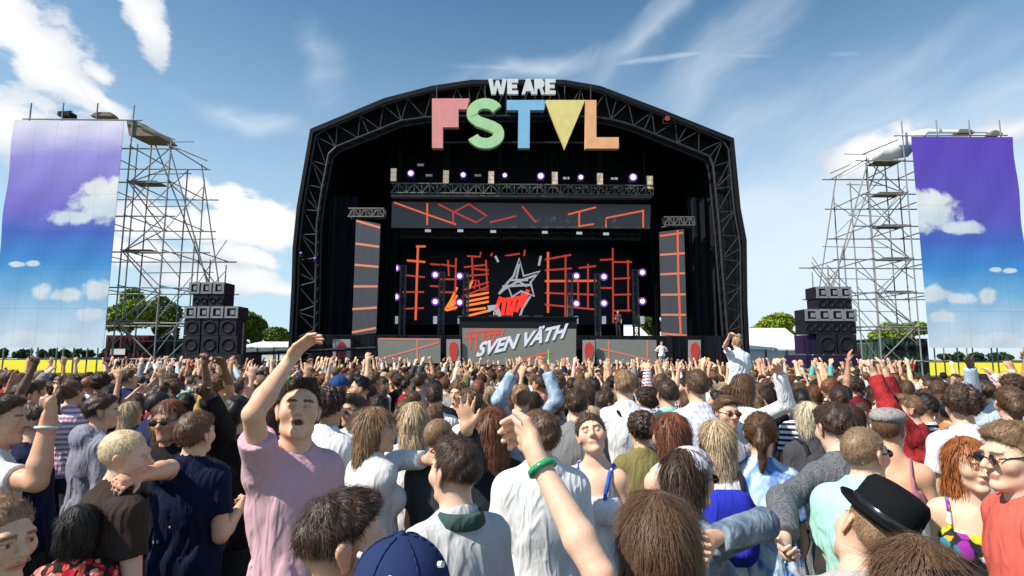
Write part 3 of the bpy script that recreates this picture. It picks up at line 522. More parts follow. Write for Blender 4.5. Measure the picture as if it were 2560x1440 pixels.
def banner(TLp, TRp, bot, Y, mirror, label):
    a, c = at(*TLp, Y), at(*TRp, Y); w_ = c.x - a.x; z1 = (a.z + c.z) / 2; z0 = at(TLp[0], 869, Y).z; nx, nz = 16, 34; vs, fs = [], []
    for j in range(nz + 1):
        for i in range(nx + 1):
            u, v = i / nx, j / nz; vs.append((u * w_ + .04 * math.sin(v * 19) * (u if mirror else 1 - u), .015 * math.sin(u * 15.7) * math.sin(v * 18.8), v * (z1 - z0)))
    for j in range(nz):
        for i in range(nx): k = j * (nx + 1) + i; fs.append((k, k + 1, k + nx + 2, k + nx + 1))
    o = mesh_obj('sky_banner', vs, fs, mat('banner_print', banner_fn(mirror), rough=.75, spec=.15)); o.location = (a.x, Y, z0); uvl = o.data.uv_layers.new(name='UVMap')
    for l in o.data.loops: i, j = l.vertex_index % (nx + 1), l.vertex_index // (nx + 1); uvl.data[l.index].uv = (i / nx, j / nz)
    sm = o.modifiers.new('thickness', 'SOLIDIFY'); sm.thickness = .02; tag(o, label, 'banner', 'sky banners on the scaffold towers'); return a.x, c.x, z1
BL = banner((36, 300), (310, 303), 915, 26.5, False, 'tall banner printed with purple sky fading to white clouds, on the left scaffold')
BR = banner((2278, 339), (2532, 345), 925, 28., True, 'tall deep purple and blue sky banner with white clouds, on the right scaffold')

# scaffold towers: every tube a part
M_SCAF = mat('galvanised_tube', lambda t: t.mix(t.noise(OP(t), 1.5, 4), (.17, .17, .175), (.34, .335, .32)), rough=.5, metal=.1); M_PLANK = mat('scaffold_plank', lambda t: t.mix(t.noise(t.mapping(OP(t), scale=(1, 8, 8)), 2, 4), (.12, .10, .08), (.30, .25, .19)), rough=.9)
def scaffold(side, Y, x_in, z1, label, seed):
    """side +1: buttress leans to the right of x_in (left tower); -1 mirrored"""
    r = random.Random(seed); o = empty('scaffold_tower', (x_in, Y, 0), label=label, cat='scaffolding', group='scaffold towers'); s = side
    def T(nm, a, c, rr_=.035): b = MB(); b.tube((s * a[0], a[1], a[2]), (s * c[0], c[1], c[2]), rr_, n=6); b.build(nm, M_SCAF, o)
    cols = [(-5.0, z1 + 1.1), (-3.4, z1 + 1.1), (-1.7, z1 + 1.1), (.12, z1 + 1.0), (2.1, z1 - .9), (3.6, z1 - 5.6)]
    for yy in (.25, 1.8, 3.4):
        for x, h in cols: T('upright', (x, yy, 0), (x, yy, h - (.9 if yy > 1 else 0)))
    zs = [z for z in np.arange(1.9, z1 + .1, 1.72)]
    for k, z in enumerate(zs):
        for yy in (.3, 3.35):
            x1 = 3.9 if z < z1 - 5.6 else (2.4 if z < z1 - .9 else .3); T('ledger', (-5.2, yy, z), (x1 + r.uniform(0, .6), yy, z + r.uniform(-.04, .04)))
        for x, h in cols[2:]:
            if z < h: T('transom', (x + .05, .1, z + .06), (x + .05, 3.6, z + .06), .03)
    for k in range(len(zs) - 1):
        z, zz = zs[k], zs[k + 1]
        if zz < z1 - .8: T('brace', (.15 if k % 2 else 2.1, .32, z), (2.1 if k % 2 else .15, .32, zz + .1), .03); T('brace', (.15, .3 if k % 2 else 3.3, z), (.15, 3.3 if k % 2 else .3, zz), .03)
        if zz < z1 - 5.4: T('brace', (2.1 if k % 2 else 3.6, 3.3, z), (3.6 if k % 2 else 2.1, 3.3, zz + .1), .03)
    for _ in range(22):
        z = r.uniform(.5, z1 - 3.4); x = r.choice((.15, 2.1)); x2 = 2.1 if x == .15 else (3.6 if z < z1 - 7.5 else .15); yy = r.choice((.3, 1.8, 3.3)); T('brace', (x, yy, z), (x2, yy + r.choice((0, 0, .1)), z + r.uniform(1.5, 2.6)), .022)
    for z in zs:
        if z < z1 - 1: T('guard_rail', (.1, 1.8, z + .9), (2.3 if z > z1 - 5.6 else 3.8, 1.8, z + .95), .022)
    T('raker', (2.0, .2, z1 - 1.0), (4.2, .2, z1 - 7.4)); T('raker', (2.0, 3.2, z1 - 1.0), (4.4, 3.2, 1.)); T('raker', (.3, 1.7, z1 - .3), (3.7, 1.7, z1 - 7.8)); T('raker', (3.6, .2, z1 - 5.6), (4.6, .2, z1 - 8.6)); T('raker', (.4, .2, z1), (2.3, .2, z1 - .8)); T('raker', (.4, 3.2, z1), (2.3, 3.2, z1 - .8))
    T('top_rail', (-5.3, .2, z1 + .25), (.6, .2, z1 + .2))
    for k, z in enumerate(zs[1:]):
        if k % 2 == (0 if s > 0 else 1) or s < 0: b = MB(); b.box((s * .75, .9, z + .12), (1.3, .9, .05)); b.build('plank', M_PLANK, o)
    return o
SL = scaffold(1, 26.7, BL[1], BL[2], 'left scaffold tower with open bracing leaning towards the stage', 1)
SR = scaffold(-1, 28.2, BR[0], BR[2], 'right scaffold tower with planks and bracing leaning towards the stage', 2)
o = empty('cable_box', at(160, 290, 27), label='small dark equipment case on top of the left banner tower', cat='case'); b = MB(); b.box((0, .2, .12), (.6, .5, .22)); b.build('case', M_SKINB, o); b = MB(); b.tube((-.3, .1, .26), (.3, .1, .30), .03); b.build('handle', M_TRUSS, o)
def flatcase(x, y, Y, w_, lb): p = at(x, y, Y); o = empty('plank_stack', p, label=lb, cat='planks'); [MB().box((0, .2 + .02 * k, .05 + .06 * k), (w_ - .12 * k, .5, .05)).build('plank', M_PLANK, o) for k in range(4)]
flatcase(255, 292, 27, 1.1, 'stack of boards on top of the left banner tower'); flatcase(2415, 334, 28.5, .9, 'stack of boards on top of the right banner tower, inner one'); flatcase(2492, 337, 28.5, .6, 'short stack of boards at the outer top of the right banner tower')
p = at(322, 338, 27); b = MB(p); Yb = 27; q = [at(x, y, Yb) for x, y in ((322, 338), (398, 341), (378, 320), (345, 303), (316, 301))]; b._a([v for v in q] + [v + Vector((0, 1.6, .1)) for v in q], [(0, 1, 2, 3, 4), (9, 8, 7, 6, 5)] + [(i, i + 5, (i + 1) % 5 + 5, (i + 1) % 5) for i in range(5)]); o = b.build('roof_boards', M_PLANK); o.location = p; tag(o, 'brown boards sloping off the top of the left scaffold tower', 'boards')
# white tarpaulin over the right tower
pr = [(2176, 398), (2196, 372), (2228, 348), (2270, 330), (2320, 322), (2400, 325), (2470, 330)]; vs, fs = [], []
for k, (x, y) in enumerate(pr):
    for j in range(6): pp = at(x, y, 28.6); jj = j * (1. if k < 4 else .2); vs.append((pp.x, pp.y + jj * .6, pp.z - .05 * math.sin(jj) - .02 * jj))
for k in range(len(pr) - 1):
    for j in range(5 if k < 4 else 1): a = k * 6 + j; fs.append((a, a + 6, a + 7, a + 1))
nb = len(vs)
for k, (x, y, yb_) in enumerate([(2176, 398, 404), (2196, 372, 402), (2228, 348, 400), (2270, 330, 392), (2320, 322, 334), (2400, 325, 333), (2470, 330, 333)]): p1_ = at(x, yb_, 28.6); vs.append(tuple(p1_))
for k in range(6): fs.append((nb + k, nb + k + 1, (k + 1) * 6, k * 6))
o = mesh_obj('tarpaulin', np.array(vs) - np.array([vs[0][0], 28.6, vs[0][2]]), fs, M_TENT, smooth=True); o.location = (vs[0][0], 28.6, vs[0][2]); sm = o.modifiers.new('thickness', 'SOLIDIFY'); sm.thickness = .02; tag(o, 'white tarpaulin stretched over the top of the right scaffold tower', 'tarpaulin')
# ------------------------------------------------------------------ bodies: smooth blended volumes turned into one skin by surface nets
f32 = np.float32
def wob(p, f, seed, axis=(1, 1, 1)):
    r = np.random.default_rng(seed); q = p * (np.asarray(axis, f32) * f); o = 0
    for i in range(4):
        d = r.normal(size=3); d /= np.linalg.norm(d); o = o + np.sin(q @ (d * (1 + .5 * i)).astype(f32) + f32(r.uniform(0, 6)))
    return o * .25
class Cone:
    """round tapered limb a to b; n, q flatten it along n by q; cap = (point, normal) cuts the end flat"""
    def __init__(s, a, b, ra, rb=None, k=.03, n=None, q=1., cap=None, neg=False):
        s.a = np.asarray(a, f32); s.b = np.asarray(b, f32); s.ra = ra; s.rb = ra if rb is None else rb; s.k = k; s.q = q; s.neg = neg; s.cap = cap
        s.n = None if n is None else np.asarray(n, f32) / np.linalg.norm(n); s.M = None; s.off = 0.
    def bb(s): r = max(s.ra, s.rb) + s.off; return np.minimum(s.a, s.b) - r, np.maximum(s.a, s.b) + r
    def d(s, p):
        x = p - s.a; ba = s.b - s.a
        if s.n is not None:
            x = x + (x @ s.n)[..., None] * (s.n * (s.q - 1)); 
        t = np.clip((x @ ba) / max(float(ba @ ba), 1e-9), 0, 1)
        y = x - t[..., None] * ba
        D = np.sqrt(np.einsum('...i,...i', y, y)) - (s.ra + (s.rb - s.ra) * t)
        if s.n is not None: D = D / (1 + (s.q - 1) * .5)
        D = D - s.off
        if s.cap is not None: D = np.maximum(D, (p - np.asarray(s.cap[0], f32)) @ np.asarray(s.cap[1], f32))
        return D
class Ell:
    def __init__(s, c, r, k=.03, neg=False, rot=None):
        s.c = np.asarray(c, f32); s.r = np.asarray(r, f32); s.k = k; s.neg = neg; s.M = None; s.off = 0.; s.rot = rot
    def bb(s): r = max(s.r) + s.off if s.rot is not None else s.r + s.off; return s.c - r, s.c + r
    def d(s, p):
        x = p - s.c
        if s.rot is not None: x = x @ s.rot
        r = s.r + s.off; a = x / r; k0 = np.sqrt(np.einsum('...i,...i', a, a)); b = x / (r * r); k1 = np.sqrt(np.einsum('...i,...i', b, b)) + 1e-9
        return k0 * (k0 - 1) / k1
def world_bb(q):
    lo, hi = q.bb()
    if q.M is None: return lo, hi
    Rm, t = q.M; cs = np.array([[x, y, z] for x in (lo[0], hi[0]) for y in (lo[1], hi[1]) for z in (lo[2], hi[2])]) @ Rm.T + t
    return cs.min(0), cs.max(0)
def polygonise(prims, vs, cuts=(), disp=None, pad=.012, zmin=None):
    pos = [q for q in prims if not q.neg]
    B = [world_bb(q) for q in pos]; lo = np.min([b[0] for b in B], 0) - pad - 2 * vs; hi = np.max([b[1] for b in B], 0) + pad + 2 * vs
    if zmin is not None: lo[2] = max(lo[2], zmin - 2 * vs)
    n = np.ceil((hi - lo) / vs).astype(int) + 1
    F = np.full(n, .5, f32)
    ax = [lo[i] + vs * np.arange(n[i]) for i in range(3)]
    def pts(sl): 
        g = np.empty([len(ax[i][sl[i]]) for i in range(3)] + [3], f32)
        g[..., 0] = ax[0][sl[0]][:, None, None]; g[..., 1] = ax[1][sl[1]][None, :, None]; g[..., 2] = ax[2][sl[2]][None, None, :]; return g
    for q in prims:
        a, b = world_bb(q); mg = max(q.k * 1.2, 3 * vs, .02)
        i0 = np.maximum(np.floor((a - mg - lo) / vs).astype(int), 0); i1 = np.minimum(np.ceil((b + mg - lo) / vs).astype(int) + 1, n)
        if np.any(i1 <= i0): continue
        sl = tuple(slice(i0[i], i1[i]) for i in range(3)); p = pts(sl)
        if q.M is not None: p = ((p - q.M[1].astype(f32)) @ q.M[0].astype(f32))
        D = q.d(p); f = F[sl]; k = max(q.k, 1e-4)
        if q.neg: h = np.maximum(k - np.abs(f + D), 0) / k; F[sl] = np.maximum(f, -D) + h * h * k * .25
        else: h = np.maximum(k - np.abs(f - D), 0) / k; F[sl] = np.minimum(f, D) - h * h * k * .25
    full = (slice(None),) * 3
    if disp is not None or cuts:
        near = np.abs(F) < .06 if disp is not None else None
        p = pts(full)
        if disp is not None: F[near] += disp(p[near]).astype(f32)
        for c in cuts:
            if callable(c): F = np.maximum(F, c(p)).astype(f32)
            else: F = np.maximum(F, (p - np.asarray(c[0], f32)) @ np.asarray(c[1], f32))
    if zmin is not None: F[:, :, :2] = .1
    F[0] = F[-1] = .1; F[:, 0] = F[:, -1] = .1; F[:, :, 0] = F[:, :, -1] = .1
    # surface nets
    S = F < 0; c = np.zeros(n - 1, np.int8); cs = [(i, j, k) for i in (0, 1) for j in (0, 1) for k in (0, 1)]
    sh = lambda A, o: A[o[0]:o[0] + n[0] - 1, o[1]:o[1] + n[1] - 1, o[2]:o[2] + n[2] - 1]
    for o in cs: c += sh(S, o)
    act = np.argwhere((c > 0) & (c < 8)); idx = np.full(n - 1, -1, np.int32); idx[tuple(act.T)] = np.arange(len(act))
    acc = np.zeros((len(act), 3)); cnt = np.zeros(len(act))
    val = {o: F[act[:, 0] + o[0], act[:, 1] + o[1], act[:, 2] + o[2]] for o in cs}
    for a in cs:
        for d in range(3):
            if a[d]: continue
            b = list(a); b[d] = 1; b = tuple(b); fa, fb = val[a], val[b]; m = (fa < 0) != (fb < 0)
            t = fa[m] / (fa[m] - fb[m]); pp = np.tile(np.asarray(a, float), (m.sum(), 1)); pp[:, d] += t
            acc[m] += pp; cnt[m] += 1
    V = (act + acc / cnt[:, None]) * vs + lo
    Q = []
    for d in range(3):
        u, v = (d + 1) % 3, (d + 2) % 3
        s0 = [slice(0, n[i]) for i in range(3)]; s1 = list(s0); s0[d] = slice(0, n[d] - 1); s1[d] = slice(1, n[d])
        A, Bq = S[tuple(s0)], S[tuple(s1)]; e = np.argwhere(A != Bq)
        e = e[(e[:, u] > 0) & (e[:, v] > 0) & (e[:, u] < n[u] - 1) & (e[:, v] < n[v] - 1)]
        ins = A[tuple(e.T)]; q = []
        for du, dv in ((-1, -1), (0, -1), (0, 0), (-1, 0)):
            g = e.copy(); g[:, u] += du; g[:, v] += dv; q.append(idx[tuple(g.T)])
        q = np.stack(q, 1); q[~ins] = q[~ins][:, ::-1]; Q.append(q)
    Q = np.concatenate(Q); Q = Q[(Q >= 0).all(1)]
    return V.astype(f32), Q
def rotm(yaw=0, pitch=0, roll=0):
    M = Matrix.Rotation(yaw, 3, 'Z') @ Matrix.Rotation(pitch, 3, 'X') @ Matrix.Rotation(roll, 3, 'Y')
    return np.array(M, f32)
V3 = lambda *a: np.array(a, float)
nrm = lambda v: np.asarray(v, float) / (np.linalg.norm(v) + 1e-9)

# ---- body shapes (person faces +Y, its right hand is at +X, 1.75 m tall)
SLIM = 1.
def torso(fem, off=0.):
    w = (.88 if fem else 1.) * SLIM
    P = [Ell((0, -.005, 1.29), (.146 * w, .106, .19), .04), Cone((-.112 * w, -.01, 1.405), (.112 * w, -.01, 1.405), .056, k=.05),
         Ell((0, 0, 1.08), (.12 * w, .094, .2), .05), Ell((0, -.005, .93), ((.165 if not fem else .17) * min(1, SLIM * 1.04), .122, .14), .05),
         Cone((0, -.02, 1.50), (.12 * w, -.015, 1.425), .045, .04, .03), Cone((0, -.02, 1.50), (-.12 * w, -.015, 1.425), .045, .04, .03),
         Ell((.062 * w, -.068, 1.32), (.055, .042, .085), .05), Ell((-.062 * w, -.068, 1.32), (.055, .042, .085), .05)]
    if fem: P += [Ell((.07, .085, 1.27), (.062, .055, .06), .03), Ell((-.07, .085, 1.27), (.062, .055, .06), .03)]
    return P
def shoulder(side, fem, up): return V3(side * (.156 * (.88 if fem else 1.) * SLIM - .02 * up), -.01, 1.405 + .035 * up)
def head_prims(face=True, fem=False, mouth=False):
    j = .82 if fem else 1.
    P = [Ell((0, -.014, .03), (.074, .093, .086), .02), Ell((0, .028, -.02), (.056, .060, .086), .03),
         Cone((-.038 * j, .015, -.066), (-.011, .068, -.094), .021, .016, .025), Cone((.038 * j, .015, -.066), (.011, .068, -.094), .021, .016, .025),
         Ell((0, .078, -.092), (.02, .016, .016), .02),
         Cone((.078, -.012, .012), (.072, -.004, -.024), .022, .013, .008, n=(1, .35, 0), q=2.8), Cone((-.078, -.012, .012), (-.072, -.004, -.024), .022, .013, .008, n=(-1, .35, 0), q=2.8)]
    if face:
        if mouth: P.append(Ell((0, .098, -.0575), (.017, .022, .0125), .006, neg=True))
        P += [Cone((-.034, .079, .025), (.034, .079, .025), .0135, k=.018), Ell((.046, .055, -.018), (.022, .024, .024), .03), Ell((-.046, .055, -.018), (.022, .024, .024), .03),
              Ell((.031, .095, .004), (.019, .019, .012), .012, neg=True), Ell((-.031, .095, .004), (.019, .019, .012), .012, neg=True),
              Ell((.031, .078, .004), (.014, .014, .011), .004), Ell((-.031, .078, .004), (.014, .014, .011), .004),
              Cone((0, .086, .014), (0, .111, -.021), .007, .0125, .012), Ell((.012, .096, -.027), (.008, .009, .007), .008), Ell((-.012, .096, -.027), (.008, .009, .007), .008),
              Cone((-.019, .087, -.052), (.019, .087, -.052), .0068, k=.008), Cone((-.015, .085, -.063), (.015, .085, -.063), .0075, k=.008)]
    return P
def head_M(yaw, pitch, roll):
    Rm = rotm(yaw, pitch, roll); piv = V3(0, -.01, 1.545)
    return (Rm, (piv + Rm @ V3(0, .022, .092)).astype(f32))
def hand_prims(w, d, n, side, curl=.35, spread=.10, thick=1., wave=0.):
    """w wrist, d along the forearm, n palm normal; the thumb leaves the side of the palm"""
    d = nrm(d); n = nrm(n - d * np.dot(n, d)); t = np.cross(d, n) * side
    P = [Cone(w + d * .02, w + d * .078, .031, .037, .02, n=n, q=2.4)]
    L = (.066, .076, .072, .056)
    for i in range(4):
        o = (i - 1.5); b = w + d * .082 + t * o * .019; c = curl * (1 + .12 * i) ; di = nrm(d + t * o * spread)
        d1 = nrm(di * math.cos(c * .7) + n * math.sin(c * .7)); d2 = nrm(di * math.cos(c * 1.9) + n * math.sin(c * 1.9))
        m = b + d1 * L[i] * .52; e = m + d2 * L[i] * .5
        P += [Cone(b - d * .02, m, .0092 * thick, .0085 * thick, .006), Cone(m, e, .0085 * thick, .0068 * thick, .003)]
    b = w + d * .03 - t * .03; d1 = nrm(d * .75 - t * .75 + n * .25); m = b + d1 * .036; d2 = nrm(d * .9 - t * .35 + n * (.2 + curl * .5))
    P += [Cone(w + d * .02 - t * .012, b, .017, .014, .015), Cone(b, m, .0125 * thick, .0105 * thick, .01), Cone(m, m + d2 * .034, .010 * thick, .008 * thick, .003)]
    return P
UA, FA = .285, .26
def arm_joints(a, side, fem):
    """a: dict(e, w local points) or dict(u, f directions)"""
    if 'e' in a: e = np.asarray(a['e'], float)
    else: e = None
    up = a.get('up', 0.); S = shoulder(side, fem, up)
    if e is None: e = S + nrm(a['u']) * UA; w = e + nrm(a['f']) * FA
    else: w = np.asarray(a['w'], float)
    return S, e, w
def arm_prims(a, side, fem, thick=1., hthick=1.):
    S, e, w = arm_joints(a, side, fem); g = (.86 if fem else 1.) * thick; d = nrm(w - e)
    P = [Ell(S, (.05 * g, .05 * g, .055), .04), Cone(S, e, .045 * g, .036 * g, .03), Cone(e, e + (w - e) * .3, .035 * g, .039 * g, .01), Cone(e + (w - e) * .3, w, .039 * g, .024 * g, .012), Cone(w, w + d * .03, .025 * g, .027 * g, .015, n=a.get('n', (0, 1, 0)), q=1.25)]
    P += hand_prims(w + d * .012, a.get('hd', d), np.asarray(a.get('n', (0, 1, 0)), float), side, a.get('curl', .35), a.get('spread', .1), hthick)
    return P
POSE = {
 'down': dict(u=(.16, .03, -1), f=(.02, .28, -1), n=(-1, .2, 0), curl=.7),
 'bent': dict(u=(.18, -.1, -1), f=(-.1, .9, .25), n=(-1, 0, 0), curl=1.0),
 'front': dict(u=(.2, .35, -.9), f=(-.75, .6, .1), n=(0, -1, 0), curl=1.0),
 'up': dict(u=(.42, .35, .84), f=(-.06, .2, 1), n=(0, 1, 0), curl=.25, spread=.2, up=1.),
 'upfist': dict(u=(.35, .45, .8), f=(-.1, .25, 1), n=(0, 1, 0), curl=1.3, up=1.),
 'point': dict(u=(.3, .6, .7), f=(.05, .75, .8), n=(0, .5, -1), curl=.3, up=.9),
 'wide': dict(u=(.8, .15, .5), f=(.1, .1, 1), n=(0, 1, 0), curl=.2, spread=.25, up=.8),
 'clap': dict(u=(.3, .5, .55), f=(-.65, .2, .8), n=(-1, 0, 0), curl=.2, up=.6),
 'onhead': dict(u=(.8, .1, .45), f=(-.75, .1, .5), n=(0, 0, -1), curl=.6, up=.7),
 'phone': dict(u=(.2, .6, .1), f=(-.25, .35, 1), n=(0, -1, 0), curl=1.0, up=.4),
 'side': dict(u=(.9, .25, -.1), f=(.7, .65, 0), n=(0, 0, -1), curl=.5, up=.3),
}
def pose(name, side):
    p = dict(POSE[name]) if isinstance(name, str) else dict(name)
    if isinstance(name, str):
        for k in ('u', 'f', 'n'): p[k] = (p[k][0] * side, p[k][1], p[k][2])
    return p

# ---- hair, in head space
def hair_prims(style):
    P = []
    if style == 'fade': P = [Ell((0, -.014, .036), (.0785, .097, .0925), .02), Ell((0, .022, .096), (.056, .056, .032), .03)]
    elif style == 'short': P = [Ell((0, -.016, .034), (.083, .101, .096), .02), Ell((0, .03, .085), (.062, .055, .035), .03)]
    elif style == 'quiff': P = [Ell((0, -.016, .032), (.081, .099, .094), .02), Ell((0, .045, .098), (.06, .05, .04), .03)]
    elif style == 'buzz': P = [Ell((0, -.014, .032), (.078, .097, .0915), .02)]
    elif style == 'curly': P = [Ell((0, -.02, .045), (.103, .115, .105), .02)]
    elif style == 'bob': P = [Ell((0, -.016, .036), (.087, .104, .098), .02), Ell((0, -.035, -.045), (.092, .075, .10), .04)]
    elif style == 'long': P = [Ell((0, -.016, .036), (.087, .104, .098), .02), Ell((0, -.045, -.06), (.09, .068, .14), .05), Ell((0, -.075, -.18), (.085, .045, .14), .05)]
    elif style == 'bun': P = [Ell((0, -.015, .033), (.080, .099, .0935), .02), Ell((0, -.085, .115), (.04, .04, .036), .01)]
    elif style == 'tail': P = [Ell((0, -.015, .033), (.081, .099, .0935), .02), Cone((0, -.105, .05), (0, -.145, -.02), .028, .032, .02), Cone((0, -.145, -.02), (0, -.125, -.17), .032, .012, .02)]
    elif style == 'back': P = [Ell((0, -.016, .033), (.081, .101, .0935), .02), Cone((0, -.10, -.02), (0, -.085, -.07), .05, .03, .03)]
    return P
def hair_cuts(style):
    """functions of head space points, positive where hair is removed"""
    def plane(p0, n):
        n = nrm(n).astype(f32); p0 = np.asarray(p0, f32); return lambda p: (p - p0) @ n
    if style in ('short', 'quiff', 'buzz', 'curly'):
        a = plane((0, .078, .075), (0, .60, -.80)); b = plane((0, -.05, -.055), (0, -.05, -1)); e = plane((0, .0, .0), (0, 1, 0))
        return lambda p: np.maximum(a(p) * 1.0, b(p))
    if style == 'fade':
        a = plane((0, .074, .092), (0, .66, -.75)); b = plane((0, .02, .008), (0, .1, -1)); return lambda p: np.maximum(a(p), b(p))
    if style in ('bun', 'tail', 'back'):
        a = plane((0, .08, .07), (0, .70, -.71)); b = plane((0, -.05, -.075), (0, 0, -1))
        if style == 'bun': return lambda p: np.maximum(a(p), b(p))
        return lambda p: np.where(p[..., 1] > -.085, np.maximum(a(p), b(p)), -1)
    def lg(p):   # long hair frames the face: remove a wedge in front, rounded at the hairline
        x, y, z = p[..., 0], p[..., 1], p[..., 2]
        face = np.minimum(y - .032 + np.abs(x) * .1, .068 - z)       # inside face wedge when positive
        return np.minimum(face, .086 - np.abs(x) + .02)
    return lg
def strands(V, Q, M, style, n, length, width, seed, jit=.3):
    """thin ribbons laid along the hair volume: V in body space; returns verts and quads"""
    r = np.random.default_rng(seed); Rm, t = M
    tri = V[Q]; cen = tri.mean(1); nn = np.cross(tri[:, 2] - tri[:, 0], tri[:, 3] - tri[:, 1]); ar = np.linalg.norm(nn, axis=1) + 1e-12; nn /= ar[:, None]
    pick = r.choice(len(Q), n, p=ar / ar.sum()); P = cen[pick] + r.normal(size=(n, 3)) * .002; N = nn[pick]
    L = (P - t) @ Rm; Nl = N @ Rm
    if style in ('curly',): D = r.normal(size=(n, 3)) * .8 + Nl * .6
    elif style in ('short', 'quiff', 'buzz', 'fade'):
        crown = V3(0, -.055, .12); D = L - crown; D[:, 2] -= .02; fr = np.clip((L[:, 1] - .0) / .08, 0, 1) * (L[:, 2] > .06); D = D / (np.linalg.norm(D, axis=1)[:, None] + 1e-6)
        D[:, 2] += fr * .9; D[:, 1] += fr * .1
    elif style in ('bun', 'tail', 'back'): D = V3(0, -.12, .06) - L; D /= (np.linalg.norm(D, axis=1)[:, None] + 1e-6)
    else: D = np.stack([L[:, 0] * 9 * np.clip(L[:, 2] - .05, 0, 1), (L[:, 1] + .02) * 9 * np.clip(L[:, 2] - .05, 0, 1), np.full(n, -1.)], 1); D /= np.linalg.norm(D, axis=1)[:, None]
    D = D + r.normal(size=(n, 3)) * jit
    D -= Nl * np.sum(D * Nl, 1)[:, None]; D /= np.linalg.norm(D, axis=1)[:, None] + 1e-6; D += Nl * (.08 if style not in ('long', 'bob', 'bun', 'tail', 'back') else .0)
    W = np.cross(D, Nl); W /= np.linalg.norm(W, axis=1)[:, None] + 1e-6
    ln = length * r.uniform(.5, 1.2, n)[:, None]; wd = width * r.uniform(.6, 1.3, n)[:, None]
    A = L + Nl * .001; B = A + D * ln * .5 + Nl * .002; Cc = A + D * ln - Nl * .001 + r.normal(size=(n, 3)) * .003
    vs = np.stack([A - W * wd, A + W * wd, B - W * wd * .8, B + W * wd * .8, Cc - W * wd * .15, Cc + W * wd * .15], 1).reshape(-1, 3) @ Rm.T + t
    b = (np.arange(n) * 6)[:, None]; qs = np.concatenate([b + [0, 1, 3, 2], b + [2, 3, 5, 4]])
    return vs.astype(f32), qs

def set_tint(me, col, name='tint'):
    a = me.color_attributes.new(name, 'FLOAT_COLOR', 'POINT'); c = np.ones((len(me.vertices), 4), f32); c[:, :3] = col; a.data.foreach_set('color', c.ravel())
def face_tint(V, M, hair_rgb, skin, eyes=True, stubble=0., mouth=False, style=''):
    L = (V - M[1]) @ M[0]; x, y, z = L.T; c = np.ones((len(V), 3), f32)
    fr = y > .055
    g = lambda d, s: np.clip(1 - d / s, 0, 1)
    def blend(m, k): nonlocal c; m = np.clip(m, 0, 1)[:, None]; c = c * (1 - m) + np.asarray(k, f32) * m
    if style in ('fade', 'short', 'quiff', 'buzz'):
        e = np.clip((z + .078 + np.clip(y, -.05, .03) * .5) / .07, 0, 1) * np.clip((.028 - y) / .02, 0, 1) * (np.abs(x) < .0765 + 2 * (z > .03)); e *= (np.abs(x) < .0755) | (z > .03)
        blend(e * .85, np.asarray(hair_rgb) * 1.2 / np.asarray(skin))
    warm = g(np.hypot(np.abs(x) - .042, z + .022), .03) * fr; blend(warm * .5, (1, .74, .68))
    blend(g(np.hypot(x, (z + .024) * 1.3), .018) * fr * .4, (1, .75, .7))
    if stubble: blend(stubble * g(np.abs(z + .085), .05) * (y > 0) * (z < -.035), (.42, .36, .33))
    lip = (np.abs(x) < .024) & (np.abs(z + .057) < .0115 - .18 * np.abs(x)) & fr; blend(lip * .75, (.86, .45, .42))
    blend((np.abs(x) < .02) * g(np.abs(z + .0575), .003) * fr * .8, (.3, .12, .1))
    if mouth: blend(((x / .0175) ** 2 + ((z + .0575) / .0125) ** 2 < 1) * fr * (y < .094) * 1., (.07, .02, .02))
    ax = np.abs(x)
    br = (ax > .012) & (ax < .05) & (np.abs(z - (.026 - .12 * np.abs(ax - .03))) < .0052) & fr; blend(br * .95, np.asarray(hair_rgb) / np.asarray(skin) * .8)
    if eyes:
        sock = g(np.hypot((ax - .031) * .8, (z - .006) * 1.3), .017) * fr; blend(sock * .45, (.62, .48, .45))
        ew = (((ax - .031) / .0135) ** 2 + ((z - .004) / .0062) ** 2 < 1) & fr; blend(ew * .8, (1.0, 1.15, 1.3))
        ir = (((ax - .031) / .006) ** 2 + ((z - .004) / .0062) ** 2 < 1) & fr; blend(ir * .95, (.10, .09, .09))
        blend(g(np.abs(z - (.0105 - 12 * (ax - .031) ** 2)), .0025) * (np.abs(ax - .031) < .015) * fr * .85, (.15, .1, .1))
    else:
        blend(g(np.abs(z - (.001 + 12 * (ax - .031) ** 2)), .003) * (np.abs(ax - .031) < .015) * fr * .85, (.2, .12, .1))
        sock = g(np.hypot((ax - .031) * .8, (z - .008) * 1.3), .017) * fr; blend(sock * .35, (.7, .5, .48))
    ear = (np.abs(x) > .07) & (z < .035) & (z > -.045); blend(ear * .35, (1, .62, .55))
    return c

# ---- materials that take their colour from each object
def obj_col(t): return t.add('ShaderNodeObjectInfo').outputs['Color']
def objp(t): return t.add('ShaderNodeTexCoord').outputs['Object']
def attr(t, n): return t.add('ShaderNodeAttribute', attribute_name=n).outputs['Color']
def skin_fn(t):
    p = objp(t); c = t.mix(1.0, obj_col(t), attr(t, 'tint'), 'MULTIPLY')
    n = t.noise(p, 14, 4, .6); c = t.mix(t.m('MULTIPLY', t.smooth(n, .45, .75), .35), c, t.mix(1.0, c, (1, .72, .66), 'MULTIPLY'))
    sp = t.smooth(t.noise(p, 70, 2, .6), .60, .72); c = t.mix(t.m('MULTIPLY', sp, .30), c, t.mix(1.0, c, (.66, .45, .36), 'MULTIPLY'))
    c = t.mix(t.m('MULTIPLY', t.smooth(t.noise(p, 4, 2), .4, .7), .25), c, t.mix(1.0, c, (1.08, .88, .76), 'MULTIPLY'))
    return {'Base Color': c, 'Roughness': t.m('ADD', .38, t.m('MULTIPLY', n, .28)), 'bump': (t.m('ADD', t.noise(p, 220, 2), t.m('MULTIPLY', t.noise(p, 28, 3), 1.5)), .22, .003)}
M_SKIN = mat('skin', skin_fn, spec=.4)
